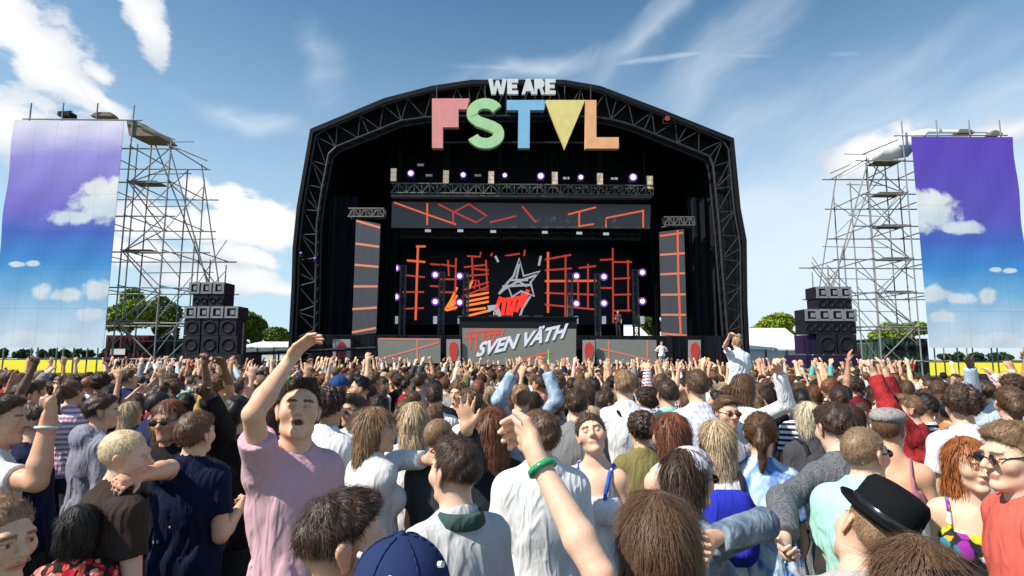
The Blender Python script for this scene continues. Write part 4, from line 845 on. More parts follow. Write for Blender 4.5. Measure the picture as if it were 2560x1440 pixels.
_b = M_SKIN.node_tree.nodes['Principled BSDF']; _b.inputs['Subsurface Weight'].default_value = .06; _b.inputs['Subsurface Radius'].default_value = (.02, .007, .004); _b.inputs['Subsurface Scale'].default_value = 1.
def hair_fn(t):
    g = t.add('ShaderNodeNewGeometry').outputs['Random Per Island']; p = objp(t)
    n = t.noise(t.mapping(p, scale=(1, 1, .25)), 130, 2)
    k = t.m('ADD', t.m('MULTIPLY', g, .75), t.m('MULTIPLY', n, 1.2))
    c = t.vm('MULTIPLY', obj_col(t), t.comb(k, k, k)); return {'Base Color': c, 'bump': (n, .5, .004)}
M_HAIR = mat('hair', hair_fn, rough=.48, spec=.35)
def wrinkle(t, p):
    f = lambda s, d: t.smooth(t.m('ABSOLUTE', t.m('SUBTRACT', t.noise(t.mapping(p, scale=(1.0, 1.0, .28)), s, 2, .5, dist=d), .5)), .0, .09)
    return t.m('SUBTRACT', 1.0, t.m('ADD', t.m('MULTIPLY', f(7, .9), .75), t.m('MULTIPLY', f(15, .5), .3)))
def cloth(name, fn=None, rough=.85, bs=.38, sheen=.0):
    def F(t):
        p = objp(t); b = obj_col(t); c = fn(t, p, b) if fn else t.mix(t.m('MULTIPLY', t.noise(p, 5, 3), .25), b, t.mix(1., b, (.72, .72, .75), 'MULTIPLY'))
        return {'Base Color': c, 'bump': (wrinkle(t, p), bs, .016)}
    return mat(name, F, rough=rough, spec=.12)
M_CLOTH = cloth('cotton_cloth')
def c_check(t, p, b):
    x, y, z = t.xyz(p); f = lambda v, k: t.m('GREATER_THAN', t.m('FRACT', t.m('MULTIPLY', v, k)), .5)
    return t.mix(t.m('MULTIPLY', t.m('ADD', f(z, 26), f(t.m('ADD', x, y), 26)), .4), t.mix(.0, b, b), (.85, .85, .9))
def c_stripe(t, p, b): return t.mix(t.m('GREATER_THAN', t.m('FRACT', t.m('MULTIPLY', t.xyz(p)[2], 22)), .5), b, (.75, .75, .75))
def c_marl(t, p, b): n = t.noise(t.mapping(p, scale=(1, 1, 2.5)), 120, 2, .7); return t.mix(t.smooth(n, .35, .65), t.mix(1., b, (.55, .55, .55), 'MULTIPLY'), t.mix(1., b, (1.3, 1.3, 1.3), 'MULTIPLY'))
def c_denim(t, p, b): n = t.noise(p, 9, 5, .65); return t.mix(t.smooth(n, .35, .7), t.mix(1., b, (.5, .55, .62), 'MULTIPLY'), t.mix(1., b, (1.5, 1.4, 1.3), 'MULTIPLY'))
def c_tie(t, p, b): n = t.noise(p, 5.5, 3, .5, dist=1.5); return t.mix(t.smooth(n, .38, .62), t.mix(1., b, (.12, .25, .7), 'MULTIPLY'), t.mix(t.smooth(n, .55, .75), b, (.8, .75, .85)))
def flor(cols, sc_=22, bgc=(.02, .02, .02)):
    def F(t, p, b):
        v = t.add('ShaderNodeTexVoronoi'); t.put(v.inputs['Vector'], t.vm('ADD', p, t.vm('MULTIPLY', t.noise(p, 18, 2, out=1), (.05, .05, .05)))); v.inputs['Scale'].default_value = sc_
        h = t.add('ShaderNodeSeparateColor'); t.put(h.inputs[0], v.outputs['Color'])
        st_ = [(i / len(cols), c) for i, c in enumerate(cols)]
        c = t.ramp(h.outputs[0], *st_, interp='CONSTANT'); return t.mix(t.smooth(v.outputs['Distance'], .62, .5), bgc, c)
    return F
def c_dots(t, p, b):
    v = t.add('ShaderNodeTexVoronoi'); t.put(v.inputs['Vector'], p); v.inputs['Scale'].default_value = 11; return t.mix(t.m('LESS_THAN', v.outputs['Distance'], .085), b, (.55, .6, .7))
M_CHECK, M_STRIPE, M_MARL, M_DENIM, M_TIE = (cloth(n, f) for n, f in (('checked_cloth', c_check), ('striped_cloth', c_stripe), ('marled_knit', c_marl), ('washed_denim', c_denim), ('tie_dye_cloth', c_tie)))
M_RED = cloth('red_floral_cloth', flor([(.55, .02, .03), (.02, .02, .02), (.7, .1, .08), (.4, .01, .02), (.75, .3, .25)], 30))
M_MULTI = cloth('bright_floral_cloth', flor([(.7, .35, .02), (.02, .25, .35), (.75, .75, .7), (.3, .03, .35), (.55, .5, .03), (.03, .03, .03)], 20, (.02, .02, .03)))
M_DOTS = cloth('dotted_cloth', c_dots)
M_PLASTIC = mat('glossy_plastic', lambda t: {'Base Color': obj_col(t)}, rough=.18, spec=.6)
M_FELT = mat('felt', lambda t: {'Base Color': obj_col(t), 'bump': (t.noise(objp(t), 300, 2), .3, .002)}, rough=.95, spec=.05)
M_METAL = mat('worn_metal', lambda t: {'Base Color': obj_col(t)}, rough=.4, metal=.7)

SKINS = [(.66, .385, .245), (.69, .425, .285), (.55, .31, .19), (.72, .47, .34), (.43, .235, .14), (.67, .40, .265)]
HAIRC = {'dark brown': (.052, .029, .018), 'black': (.014, .011, .011), 'brown': (.125, .068, .036), 'light brown': (.24, .145, .078), 'blond': (.50, .37, .225), 'auburn': (.16, .058, .028), 'ginger': (.36, .12, .035), 'grey': (.35, .34, .33)}

# ---- clothing
def shirt_mesh(fem, arms, style, vs, loose=.012, hem=.86, seed=1, folds=.006):
    """style: tee, long, tank, vest (thin straps), hood"""
    P = torso(fem); del P[6:8]; P.append(Ell((0, -.045, 1.29), (.140, .086, .175), .06))
    P.append(Ell((0, 0, 1.0), (.158 * SLIM, .118, .24), .05)); off = loose
    cuts = [((0, 0, hem), (0, 0, -1))]
    for side in (-1, 1):
        a = arms[side]; S, e, w = arm_joints(a, side, fem); g = .86 if fem else 1.
        if style == 'tank' or style == 'vest': continue
        u = nrm(e - S); fr = .62
        if style == 'tee': tip = S + (e - S) * fr; P += [Ell(S, (.05 * g, .05 * g, .055), .04), Cone(S, S + (e - S) * .95, .05 * g, .05 * g, .03, cap=(tip, u))]
        else:
            d = nrm(w - e); tip = w - d * .015; P += [Ell(S, (.05 * g, .05 * g, .055), .04), Cone(S, e, .048 * g, .042 * g, .03), Cone(e, w + d * .02, .048 * g, .036 * g, .02, cap=(tip, d))]
    if style == 'hood': P += [Ell((0, -.085, 1.47), (.11, .06, .075), .03)]
    for q in P: q.off = off
    neck = {'tee': .064, 'long': .062, 'hood': .06, 'tank': .085, 'vest': .10}[style]
    tilt = 0.28
    def ncut(p):   # neckline: a tilted plane that only cuts near the neck
        d = np.sqrt(p[..., 0] ** 2 + (p[..., 1] + .0) ** 2 + ((p[..., 2] - 1.545) * (.8 if style in ('tee', 'long', 'hood') else .55)) ** 2); return neck - d
    cuts.append(ncut)
    if style in ('tank', 'vest'):
        ww = .125 if style == 'tank' else .10
        def acut(p):
            z = np.clip((p[..., 2] - 1.20) / .2, 0, 1); return np.abs(p[..., 0]) - (.2 - (.2 - ww) * z)
        cuts.append(acut)
        if style == 'vest': cuts.append(lambda p: np.minimum(p[..., 2] - 1.34, np.maximum(.085 - np.abs(p[..., 0]), np.abs(p[..., 0]) - .108)))
    am = folds
    def disp(p):
        low = np.clip((1.42 - p[:, 2]) * 3, .2, 1.25)
        q = p + .03 * np.stack([np.sin(p[:, 2] * 17 + seed), np.sin(p[:, 0] * 15), np.sin(p[:, 0] * 13 + 2)], 1).astype(f32)
        a = wob(q, 26, seed, (1, 1, .22)); b = wob(q, 44, seed + 9, (1, 1, .34))
        r1 = np.exp(-(a / .16) ** 2); r2 = np.exp(-(b / .2) ** 2)      # narrow folds with soft valleys between
        return am * low * (1.5 * r1 + .8 * r2 * (a > 0) + .5 * b - 1.5)
    return polygonise(P, vs, cuts, disp, pad=loose + .02)
_cache = {}
def trousers_for(fem, skirt=False):
    k = ('t', fem, skirt)
    if k not in _cache:
        P = [Ell((0, -.005, .93), (.168, .128, .13), .03)]
        if skirt: P += [Cone((0, 0, .92), (0, 0, .55), .16, .24, .03)]
        for s in (-1, 1): P += [Cone((s * .085, 0, .9), (s * .095, .01, .48), .098, .062, .03), Cone((s * .095, .01, .48), (s * .10, -.01, .1), .062, .048, .02)]
        V, Q = polygonise(P, .022, [((0, 0, .08), (0, 0, -1))]); _cache[k] = V, Q
        P = []
        for s in (-1, 1): P += [Ell((s * .10, .04, .045), (.045, .13, .04), .02), Cone((s * .10, -.02, .05), (s * .10, -.01, .13), .042, .04, .02)]
        _cache[('s', fem, skirt)] = polygonise(P, .02, [((0, 0, 0.0), (0, 0, -1))])
    return _cache[k]
def lathe_obj(name, prof, M, m, parent, col, n=24):
    b = MB(); b.lathe(prof, M, n); o = b.build(name, m, parent, True); o.color = (*col, 1); return o
def head_mat4(M): 
    m = Matrix([list(map(float, r)) for r in M[0]]).to_4x4(); m.translation = Vector(map(float, M[1])); return m

def make_person(label=None, fem=False, head=(0, 0, 0), arms=('down', 'down'), skin=0, hair=('short', 'brown'), top=('tee', (.7, .7, .7), None), legs=(.03, .035, .05),
                vs=.008, face=True, eyes=True, stubble=0., mouth=False, extras=(), seed=1, strand=1., skirt=False, group=None, hthick=1., bare=False, folds=.009, loose=.014, thick=1., fine=1.):
    ar = {1: pose(arms[0], 1), -1: pose(arms[1], -1)}          # arms = (right, left)
    M = head_M(R(head[0]), R(head[1]), R(head[2])); sk = SKINS[skin] if isinstance(skin, int) else skin
    neckr = .046 if fem else .056
    hp = head_prims(face, fem, mouth)
    for q in hp: q.M = M
    jaw = M[0] @ V3(0, .0, -.03) + M[1]
    P = torso(fem) + [Cone((0, -.02, 1.43), tuple(jaw), neckr * 1.08, neckr * .98, .03)] + hp
    for s in (1, -1): P += arm_prims(ar[s], s, fem, thick, hthick)
    V, Q = polygonise(P, vs, [((0, 0, .88), (0, 0, -1))])
    body = mesh_obj('person', V, Q, M_SKIN, smooth=True); body.color = (*sk, 1)
    hc = HAIRC[hair[1]] if isinstance(hair[1], str) else hair[1]
    set_tint(body.data, face_tint(V, M, hc, sk, eyes, stubble, mouth, hair[0]))
    tag(body, label, 'person', group)
    ch = []
    if top:
        sv, sq = shirt_mesh(fem, ar, top[0], max(vs, .008) if vs < .012 else vs, hem=.90 if len(top) < 4 else top[3], seed=seed, loose=loose, folds=folds)
        nm = {'tee': 't_shirt', 'long': 'long_sleeved_top', 'tank': 'tank_top', 'vest': 'strappy_top', 'hood': 'hooded_top'}[top[0]]
        o = mesh_obj(nm, sv, sq, top[2] or M_CLOTH, body, True); o.color = (*top[1], 1)
    tv, tq = trousers_for(fem, skirt); kk = ('tm', fem, skirt)
    if kk not in _cache:
        o = mesh_obj('skirt' if skirt else 'trousers', tv, tq, M_CLOTH, body, True); _cache[kk] = o.data
        s2 = mesh_obj('shoes', *_cache[('s', fem, skirt)], M_FELT, body, True); _cache[kk + (1,)] = s2.data
    else:
        o = bpy.data.objects.new('skirt' if skirt else 'trousers', _cache[kk]); C.objects.link(o); o.parent = body
        s2 = bpy.data.objects.new('shoes', _cache[kk + (1,)]); C.objects.link(s2); s2.parent = body
    o.color = (*legs, 1); s2.color = (.05, .05, .05, 1)
    if hair[0] != 'bald':
        st_ = hair[0]; hpz = hair_prims(st_)
        for q in hpz: q.M = M
        cutf = hair_cuts(st_); Rm, tt = M
        amp = {'curly': .012, 'buzz': .001, 'short': .0045, 'quiff': .005, 'fade': .004, 'long': .003, 'bob': .003}.get(st_, .004); fr_ = 110 if st_ == 'curly' else 75
        hv = max(.0055, vs * .8)
        HV, HQ = polygonise(hpz, hv, [lambda p: cutf((p - tt) @ Rm)], lambda p: amp * wob(p, fr_, seed) * 1.6 + amp * .5 * wob(p, fr_ * 2.2, seed + 3))
        if strand > 0:
            n, ln, wd = {'fade': (1500, .024, .0015), 'short': (1500, .022, .0015), 'quiff': (1500, .026, .0016), 'buzz': (900, .008, .0012), 'curly': (2200, .022, .0022), 'bob': (2600, .07, .0016), 'long': (3600, .09, .0017), 'bun': (1300, .035, .0016), 'tail': (1500, .045, .0016), 'back': (1300, .032, .0016)}[st_]
            SV, SQ = strands(HV, HQ, M, st_, int(n * strand * fine), ln, wd / max(strand, .25) ** .5 / fine ** .8, seed, .3 if st_ in ('short', 'quiff', 'buzz', 'curly', 'fade') else .13)
            HQ = np.concatenate([HQ, SQ + len(HV)]); HV = np.concatenate([HV, SV])
        o = mesh_obj('hair', HV, HQ, M_HAIR, body, True); o.color = (*hc, 1)
    H4 = head_mat4(M)
    for ex in extras:
        k = ex[0]
        if k == 'cap':      # baseball cap; ex = (kind, colour, turn of the peak in degrees)
            b = MB(); T4 = H4 @ Matrix.Translation((0, -.012, .035)) @ Matrix.Rotation(R(ex[2] if len(ex) > 2 else 0), 4, 'Z')
            prof = [(.091 * math.cos(a), .088 * math.sin(a)) for a in [i * math.pi / 16 for i in range(8)]] + [(.001, .089)]
            b.lathe([(r_ * 1.0, z_) for r_, z_ in prof], T4 @ Matrix.Diagonal((1.04, 1.22, 1.12, 1)), 28)
            for j in range(8):      # peak as a curved shell
                a0_, a1_ = R(-52 + 13 * j), R(-39 + 13 * j)
                def pk(a_, o_): return T4 @ Vector((math.sin(a_) * (.09 + .0), .1 * math.cos(a_) + o_ * math.cos(a_ * 1.2), .004 - .012 * abs(math.sin(a_)) * 2 - o_ * .12))
                f4 = [pk(a0_, 0), pk(a1_, 0), pk(a1_, .07), pk(a0_, .07)]; up_ = (T4.to_3x3() @ Vector((0, 0, .004)))
                b.hexa([v + up_ for v in f4] + [v for v in f4])
            b.lathe([(.001, .108), (.007, .106), (.008, .098)], T4, 8)
            for j in range(6): c6, s6 = math.cos(j * math.pi / 3), math.sin(j * math.pi / 3); b.path([T4 @ Vector((.0955 * math.cos(a) * c6 * .99, .1125 * math.cos(a) * s6 * .99, .099 * math.sin(a) + .001)) for a in [i * math.pi / 18 for i in range(1, 9)]], .0018, 4)
            o = b.build('cap', M_FELT, body, True); o.color = (*ex[1], 1)
            if len(ex) > 3:
                for aa, zz in ((-60, .045), (-95, .055), (-140, .03), (-30, .06), (160, .05)):
                    c_ = T4 @ Vector((.093 * math.cos(R(aa)) * .93, .103 * math.sin(R(aa)), zz)); c2 = T4 @ Vector((.101 * math.cos(R(aa)) * .93, .112 * math.sin(R(aa)), zz * 1.03)); sb = MB(); sb.tube(c_, c2 + (c2 - c_) * .15, .006, n=8); o = sb.build('star_emblem', M_CLOTH, body); o.color = (.8, .8, .8, 1)
        elif k == 'brimhat':
            T4 = H4 @ Matrix.Translation((0, -.012, .055)) @ Matrix.Rotation(R(ex[2] if len(ex) > 2 else 0), 4, 'X')
            b = MB(); b.lathe([(.082, -.004), (.11, .0), (.125, .006), (.132, .014), (.130, .018), (.115, .008), (.093, .006), (.093, .05), (.09, .09), (.078, .108), (.05, .114), (.001, .112)], T4 @ Matrix.Diagonal((.95, 1.1, 1, 1)), 40)
            o = b.build('hat', M_FELT, body, True); o.color = (*ex[1], 1)
            b = MB(); b.lathe([(.0945, .008), (.096, .01), (.096, .034), (.0945, .036)], T4 @ Matrix.Diagonal((.95, 1.1, 1, 1)), 40); o = b.build('hat_band', M_PLASTIC, body, True); o.color = (.012, .012, .014, 1)
        elif k == 'flatcap':
            P = [Ell((0, -.005, .075), (.09, .118, .052), .02), Ell((0, .085, .052), (.06, .05, .016), .03)]
            for q in P: q.M = M
            o = mesh_obj('flat_cap', *polygonise(P, .006), M_MARL, body, True); o.color = (*ex[1], 1)
        elif k == 'shades':
            b = MB()
            for s in (-1, 1):
                T4 = H4 @ Matrix.Translation((s * .032, .101, .003)) @ Matrix.Rotation(R(90), 4, 'X') @ Matrix.Rotation(R(s * 12), 4, 'Y'); b.lathe([(.001, .004), (.02, .003), (.0235, .0), (.02, -.003), (.001, -.003)], T4 @ Matrix.Diagonal((1, .82, 1, 1)), 18)
                b.tube(H4 @ Vector((s * .055, .094, .008)), H4 @ Vector((s * .080, .0, .014)), .0028)
            b.tube(H4 @ Vector((-.012, .104, .008)), H4 @ Vector((.012, .104, .008)), .0025)
            o = b.build('sunglasses', M_PLASTIC, body, True); o.color = (*(ex[1] if len(ex) > 1 else (.01, .01, .012)), 1)
        elif k == 'band':   # headband
            b = MB(); T4 = H4 @ Matrix.Translation((0, -.014, ex[2] if len(ex) > 2 else .06)) @ Matrix.Rotation(R(-14), 4, 'X'); b.lathe([(.083, -.014), (.087, -.012), (.087, .012), (.083, .014)], T4 @ Matrix.Diagonal((1.02, 1.22, 1, 1)), 30)
            o = b.build('headband', M_CLOTH, body, True); o.color = (*ex[1], 1)
        elif k == 'scarf':  # cloth tied over the crown
            P = [Ell((0, -.004, .052), (.09, .105, .088), .02)]
            for q in P: q.M = M
            Rm, tt = M; o = mesh_obj('head_scarf', *polygonise(P, .006, [lambda p: np.abs(((p - tt) @ Rm)[..., 1] - .02) - .055, lambda p: .035 - ((p - tt) @ Rm)[..., 2]]), M_MARL, body, True); o.color = (*ex[1], 1)
        elif k == 'bag':    # small backpack with two straps
            P = [Cone((-s * .06, -.18, z_), (s * .06, -.18, z_), .07, k=.07, n=(0, 1, 0), q=1.2) for s, z_ in ((1, 1.12), (1.1, 1.2), (1., 1.28), (.8, 1.36))] + [Cone((-.05, -.25, 1.14), (.05, -.25, 1.14), .035, k=.012)]
            o = mesh_obj('backpack', *polygonise(P, .01), M_CLOTH, body, True); o.color = (*ex[1], 1)
            b = MB()
            for s in (-1, 1): b = MB(); b.path([(s * .085, -.17, 1.38), (s * .09, -.10, 1.485), (s * .10, -.0, 1.50), (s * .11, .10, 1.42), (s * .13, .12, 1.25), (s * .15, .0, 1.12), (s * .10, -.15, 1.12)], .013, 6); o = b.build('strap', M_CLOTH, body, True); o.color = (.02, .02, .025, 1)
        elif k == 'strap':  # diagonal bag strap
            b = MB(); b.path([(-.10, .0, 1.51), (-.07, -.10, 1.45), (.0, -.135, 1.33), (.1, -.125, 1.15), (.17, -.02, .98)], .014, 6); o = b.build('bag_strap', M_CLOTH, body, True); o.color = (*ex[1], 1)
        elif k == 'wrist':  # band: (kind, colour, side)
            S, e, w_ = arm_joints(ar[ex[2]], ex[2], fem); d = nrm(w_ - e); b = MB(); r_ = (.030 if not fem else .027) * thick * 1.12
            b.tube(w_ - d * .026, w_ - d * .014, r_ * 1.12, r_ * 1.08, n=14); o = b.build('wristband', M_PLASTIC, body, True); o.color = (*ex[1], 1)
        elif k == 'belt':
            b = MB(); b.lathe([(.15, .94), (.158, .94), (.158, .985), (.15, .985)], Matrix.Diagonal((1.16, .9, 1, 1)), 28); o = b.build('belt', M_PLASTIC, body, True); o.color = (*ex[1], 1)
        elif k == 'straps':
            b = MB()
            for s in (-1, 1): b = MB(); b.path([(s * .085, -.125, 1.33), (s * .092, -.09, 1.45), (s * .094, -.03, 1.485), (s * .09, .05, 1.455), (s * .08, .105, 1.37), (s * .075, .125, 1.3)], .012, 6); o = b.build('shoulder_strap', M_CLOTH, body, True); o.color = (*ex[1], 1)
        elif k == 'collar':
            b = MB(); b.lathe([(.080, 1.462), (.088, 1.474), (.080, 1.508), (.070, 1.518), (.068, 1.465)], Matrix.Translation((0, -.024, .006)) @ Matrix.Diagonal((1.08, 1.12, 1, 1)), 24); o = b.build('collar', M_CLOTH, body, True); o.color = (*ex[1], 1)
        elif k == 'earring':
            b = MB(); c_ = H4 @ Vector((.084, .0, -.032)); b.tube(c_, c_ + Vector((0, 0, -.018)), .006, n=8); o = b.build('earring', M_METAL, body, True); o.color = (.7, .5, .1, 1)
    return body

# ------------------------------------------------------------------ placing people: a head seen at (px, py) with height h pixels fixes distance, stature and spot on the ground
def spot(px, py, h, z0=0.):
    s = 1.; d = ray(px, py)
    for _ in range(12):
        zc = FPX * .245 * s / h; p = Vector((0, 0, CAMZ)) + d * (zc / d.dot(_f)); s = .5 * s + .5 * (p.z - z0) / 1.765
    return p, s
def to_local(p, root, rz, s): return np.array((Matrix.Rotation(-rz, 3, 'Z') @ (Vector(p) - root)) / s)
def reach(px, py, S, L, root, rz, s, near=True):
    o = to_local((0, 0, CAMZ), root, rz, s); d = nrm(np.array(Matrix.Rotation(-rz, 3, 'Z') @ ray(px, py))); v = o - S
    b = v @ d; q = b * b - (v @ v - L * L)
    t = -b if q < 0 else (-b - math.sqrt(q) if near else -b + math.sqrt(q)); return S + nrm(o + d * t - S) * L
def arm_px(a, side, fem, root, rz, s):
    """a: dict(e=(px, py), w=(px, py), t=hand tip, en, wn, tn nearer side?, up, nw = world direction of the palm)"""
    if isinstance(a, str) or 'u' in a: return a
    S = shoulder(side, fem, a.get('up', 0.)); e = reach(*a['e'], S, UA, root, rz, s, a.get('en', True)); w_ = reach(*a['w'], e, FA, root, rz, s, a.get('wn', True))
    o = dict(a); o['e'] = e; o['w'] = w_
    M = Matrix.Rotation(-rz, 3, 'Z'); o['n'] = tuple(M @ Vector(a.get('nw', (0, -1, 0))))
    if 't' in a: o['hd'] = nrm(reach(*a['t'], w_, .17, root, rz, s, a.get('tn', True)) - w_)
    return o
TAKEN = []; PLACED = []
def hero(px, py, h, rz, label, fem=False, arms=('down', 'down'), z0=0., slim=.93, **k):
    global SLIM
    SLIM = slim
    p, s = spot(px, py, h, z0); root = Vector((p.x, p.y, z0)); rz = R(rz)
    ar = [arm_px(a, sd_, fem, root, rz, s) for a, sd_ in zip(arms, (1, -1))]
    if 'vs' not in k: k['vs'] = min(.012, max(.0048, 1.2 / h if h < 150 else .0055))
    if 'strand' not in k: k['strand'] = 1. if h > 100 else .6
    if h > 150: k.setdefault('fine', 2.6)
    b = make_person(label, fem, arms=ar, seed=len(TAKEN) + 3, **k)
    b.location = root; b.rotation_euler = (0, 0, rz); b.scale = (s, s, s); SLIM = .95; TAKEN.append((p.x, p.y, h)); PLACED.append((px, py, p.y, h)); tag(b, group='people standing in the festival crowd'); return b
# ------------------------------------------------------------------ the people one can tell apart, nearest rows
W = (.74, .74, .75); NAVY = (.008, .012, .04); BLK = (.012, .012, .014); GREY = (.22, .22, .23)
A = lambda **k: k
hero(748, 950, 156, 218, 'man in dusty pink t-shirt singing with one bare arm raised high', head=(-16, 17, -4), arms=(A(e=(632, 1035), w=(722, 905), t=(800, 812), up=.6, wn=False, tn=False, nw=(1, -.3, -.7), curl=.45, spread=.12), 'down'),
     hair=('fade', 'dark brown'), top=('tee', (.60, .37, .42), None), legs=(.03, .03, .04), vs=.0045, eyes=False, mouth=True, skin=1, folds=.008, loose=.014, thick=1.0, slim=.80)
hero(490, 1028, 112, 0, 'man in navy dotted t-shirt with his arm round the blond man in brown', head=(-15, 8, 5), arms=('bent', A(e=(425, 1170), w=(345, 1190), wn=True, up=.4, curl=.8)),
     hair=('short', 'brown'), top=('tee', (.006, .011, .036), M_DOTS), legs=BLK, skin=1, thick=1.15)
hero(592, 990, 100, 10, 'person in black sleeves reaching a hand with blue watch up behind the navy shirt', arms=('down', A(e=(560, 1075), w=(520, 990), t=(470, 960), up=1., curl=.7)),
     hair=('short', 'black'), top=('long', BLK, None), extras=[('wrist', (.03, .12, .5), -1)], skin=2)
hero(308, 1068, 132, -32, 'man with cropped blond hair in a dark brown t-shirt looking down to the right', head=(-38, -6, 8), hair=('buzz', 'blond'), top=('tee', (.045, .032, .027), None), skin=3, thick=1.1, folds=.008)
hero(-8, 1232, 215, -104, 'woman seen in profile at the bottom left with hair drawn back', fem=True, head=(0, -2, 0), hair=('back', 'light brown'), top=('tee', (.35, .30, .42), None), skin=1, vs=.0048)
hero(205, 1262, 120, 15, 'woman with dark wavy hair in a red and black floral top', fem=True, hair=('bob', 'black'), top=('tee', (.5, .02, .02), M_RED), skin=0)
hero(2, 985, 125, -52, 'dark haired man in white t-shirt raising a fist with white wristband at the left edge', head=(-18, 0, 0), arms=(A(e=(92, 1205), w=(120, 1050), t=(140, 950), en=True, wn=True, curl=1.25, nw=(-1, -.2, 0)), 'down'),
     hair=('short', 'dark brown'), top=('tee', W, None), extras=[('wrist', (.75, .75, .75), 1)], thick=1.25, hthick=1.2, skin=0)
hero(430, 1000, 100, 172, 'woman with reddish hair and dark sunglasses facing back from the stage', fem=True, head=(10, 0, 5), hair=('bob', 'auburn'), top=('tee', BLK, None), extras=[('shades',)], skin=2)
hero(252, 985, 86, -38, 'man in grey hooded top with short dark hair beside the raised fist', head=(-15, 0, 0), arms=('down', 'down'), hair=('short', 'dark brown'), top=('hood', (.26, .26, .33), M_MARL), skin=0)
hero(95, 1003, 100, -65, 'dark haired man in navy top just behind the raised fist', hair=('short', 'dark brown'), top=('tee', NAVY, None), skin=1)
hero(182, 948, 66, -10, 'person in a pink and white striped top near the left edge', fem=True, hair=('tail', 'brown'), top=('tee', (.55, .2, .33), M_STRIPE), skin=0)
hero(842, 1226, 262, -58, 'dark haired man at the bottom with one ear showing, hair swept forward', head=(-6, -4, 0), hair=('fade', 'dark brown'), top=('tee', (.5, .5, .52), None), skin=1, vs=.005, strand=1.)
hero(1005, 1345, 315, 4, 'person wearing a navy baseball cap with small white stars', hair=('buzz', 'brown'), extras=[('cap', (.022, .035, .10), 0, 1)], top=('tee', (.03, .03, .04), None), vs=.006)
hero(1142, 1096, 168, 34, 'young man in pale grey top with dark green collar, hair faded at the neck', head=(10, 4, 0), hair=('fade', 'dark brown'), top=('tee', (.52, .52, .52), None), extras=[('collar', (.05, .09, .08))], skin=3, vs=.005, strand=1., folds=.009, thick=1.1)
hero(938, 1018, 110, -48, 'woman with long brown hair in a white long-sleeved top reaching an arm to the right', fem=True, head=(-35, 0, 0), arms=(A(e=(985, 1150), w=(1062, 1150), en=False, wn=True, curl=.6), 'down'),
     hair=('long', 'light brown'), top=('long', (.74, .72, .72), None, .98), legs=(.18, .015, .035), skirt=True, extras=[('belt', (.02, .02, .02))], skin=1, loose=.018)
hero(1036, 1006, 92, 5, 'woman with straight blond hair seen from behind in a white top', fem=True, hair=('long', 'blond'), top=('tee', W, None), skin=3)
hero(1096, 1044, 100, -25, 'man with cropped light brown hair in a charcoal top behind the green collared man', head=(-20, 0, 0), hair=('buzz', 'light brown'), top=('tee', (.05, .055, .06), None), skin=1)
hero(1232, 1018, 112, 4, 'woman with long auburn hair and dark jacket holding up an open hand', fem=True, arms=('down', A(e=(1190, 1165), w=(1168, 1078), t=(1160, 965), up=.7, curl=.12, spread=.24, nw=(0, -1, 0))),
     hair=('long', 'auburn'), top=('long', (.018, .024, .028), None), skin=0, hthick=1.1)
hero(1352, 1026, 130, 12, 'broad man in a loose white t-shirt seen from behind', head=(20, 4, 0), hair=('short', 'brown'), top=('tee', (.72, .72, .72), None), skin=3, folds=.009, loose=.03)
hero(1640, 1232, 262, 6, 'brown haired woman at the bottom holding a bare arm up, green bracelet at the wrist', fem=True, arms=('down', A(e=(1500, 1440), w=(1345, 1150), t=(1290, 1045), up=.9, wn=False, tn=False, curl=1.05, spread=.03, nw=(-.6, -.5, -.2))),
     hair=('bob', 'brown'), top=('vest', (.1, .08, .07), None), skin=3, vs=.005, strand=1.6, extras=[('wrist', (.03, .3, .12), -1)], thick=1.02, hthick=1.1)
hero(1486, 1030, 112, 158, 'woman in white vest with blue shoulder straps, face tipped up to the sun', fem=True, head=(14, 22, 12), hair=('back', 'dark brown'), top=('vest', (.68, .70, .74), None), extras=[('straps', (.05, .12, .55))], eyes=False, skin=3, vs=.006)
hero(1442, 970, 84, -12, 'dark haired man in a plain grey t-shirt left of the blue straps', hair=('short', 'dark brown'), top=('tee', (.20, .20, .20), None), skin=1)
hero(1562, 925, 80, 0, 'person in white top with black bag strap across the back', hair=('short', 'light brown'), top=('tee', W, None), extras=[('strap', BLK)], skin=3)
hero(1604, 1034, 86, 5, 'person with dark curly hair in an olive t-shirt', hair=('curly', 'dark brown'), top=('tee', (.20, .17, .065), None), skin=0)
hero(1676, 1032, 112, 22, 'woman with long dark auburn hair and bare shoulders in a bright white vest', fem=True, hair=('long', 'auburn'), top=('tank', (.75, .75, .75), None), skin=3)
hero(1742, 925, 84, 0, 'man in a pale blue checked shirt seen from behind', hair=('short', 'brown'), top=('long', (.45, .48, .68), M_CHECK), skin=1)
hero(1668, 948, 74, 4, 'dark haired man in a turquoise and white top', hair=('short', 'dark brown'), top=('tee', (.25, .58, .56), None), skin=1)
hero(1790, 1050, 110, -4, 'woman with long blond hair wearing a bright blue backpack', fem=True, hair=('long', 'blond'), top=('tee', (.75, .72, .68), None), extras=[('bag', (.025, .035, .42))], skin=3)
hero(1716, 1122, 146, -68, 'woman with white headscarf, long dark hair, sunglasses and pale denim jacket', fem=True, arms=(A(e=(1905, 1310), w=(1790, 1345), curl=.9, en=True), 'down'), hair=('long', 'dark brown'), top=('long', (.20, .26, .33), M_DENIM), extras=[('scarf', (.62, .58, .64)), ('shades',)], skin=1, vs=.006, folds=.010)
hero(1812, 988, 84, 186, 'man with short brown hair and reddish sunglasses looking back at the camera', head=(6, 0, 0), hair=('short', 'brown'), top=('tee', (.6, .56, .6), M_MARL), extras=[('shades', (.10, .015, .01))], skin=1, stubble=.5)
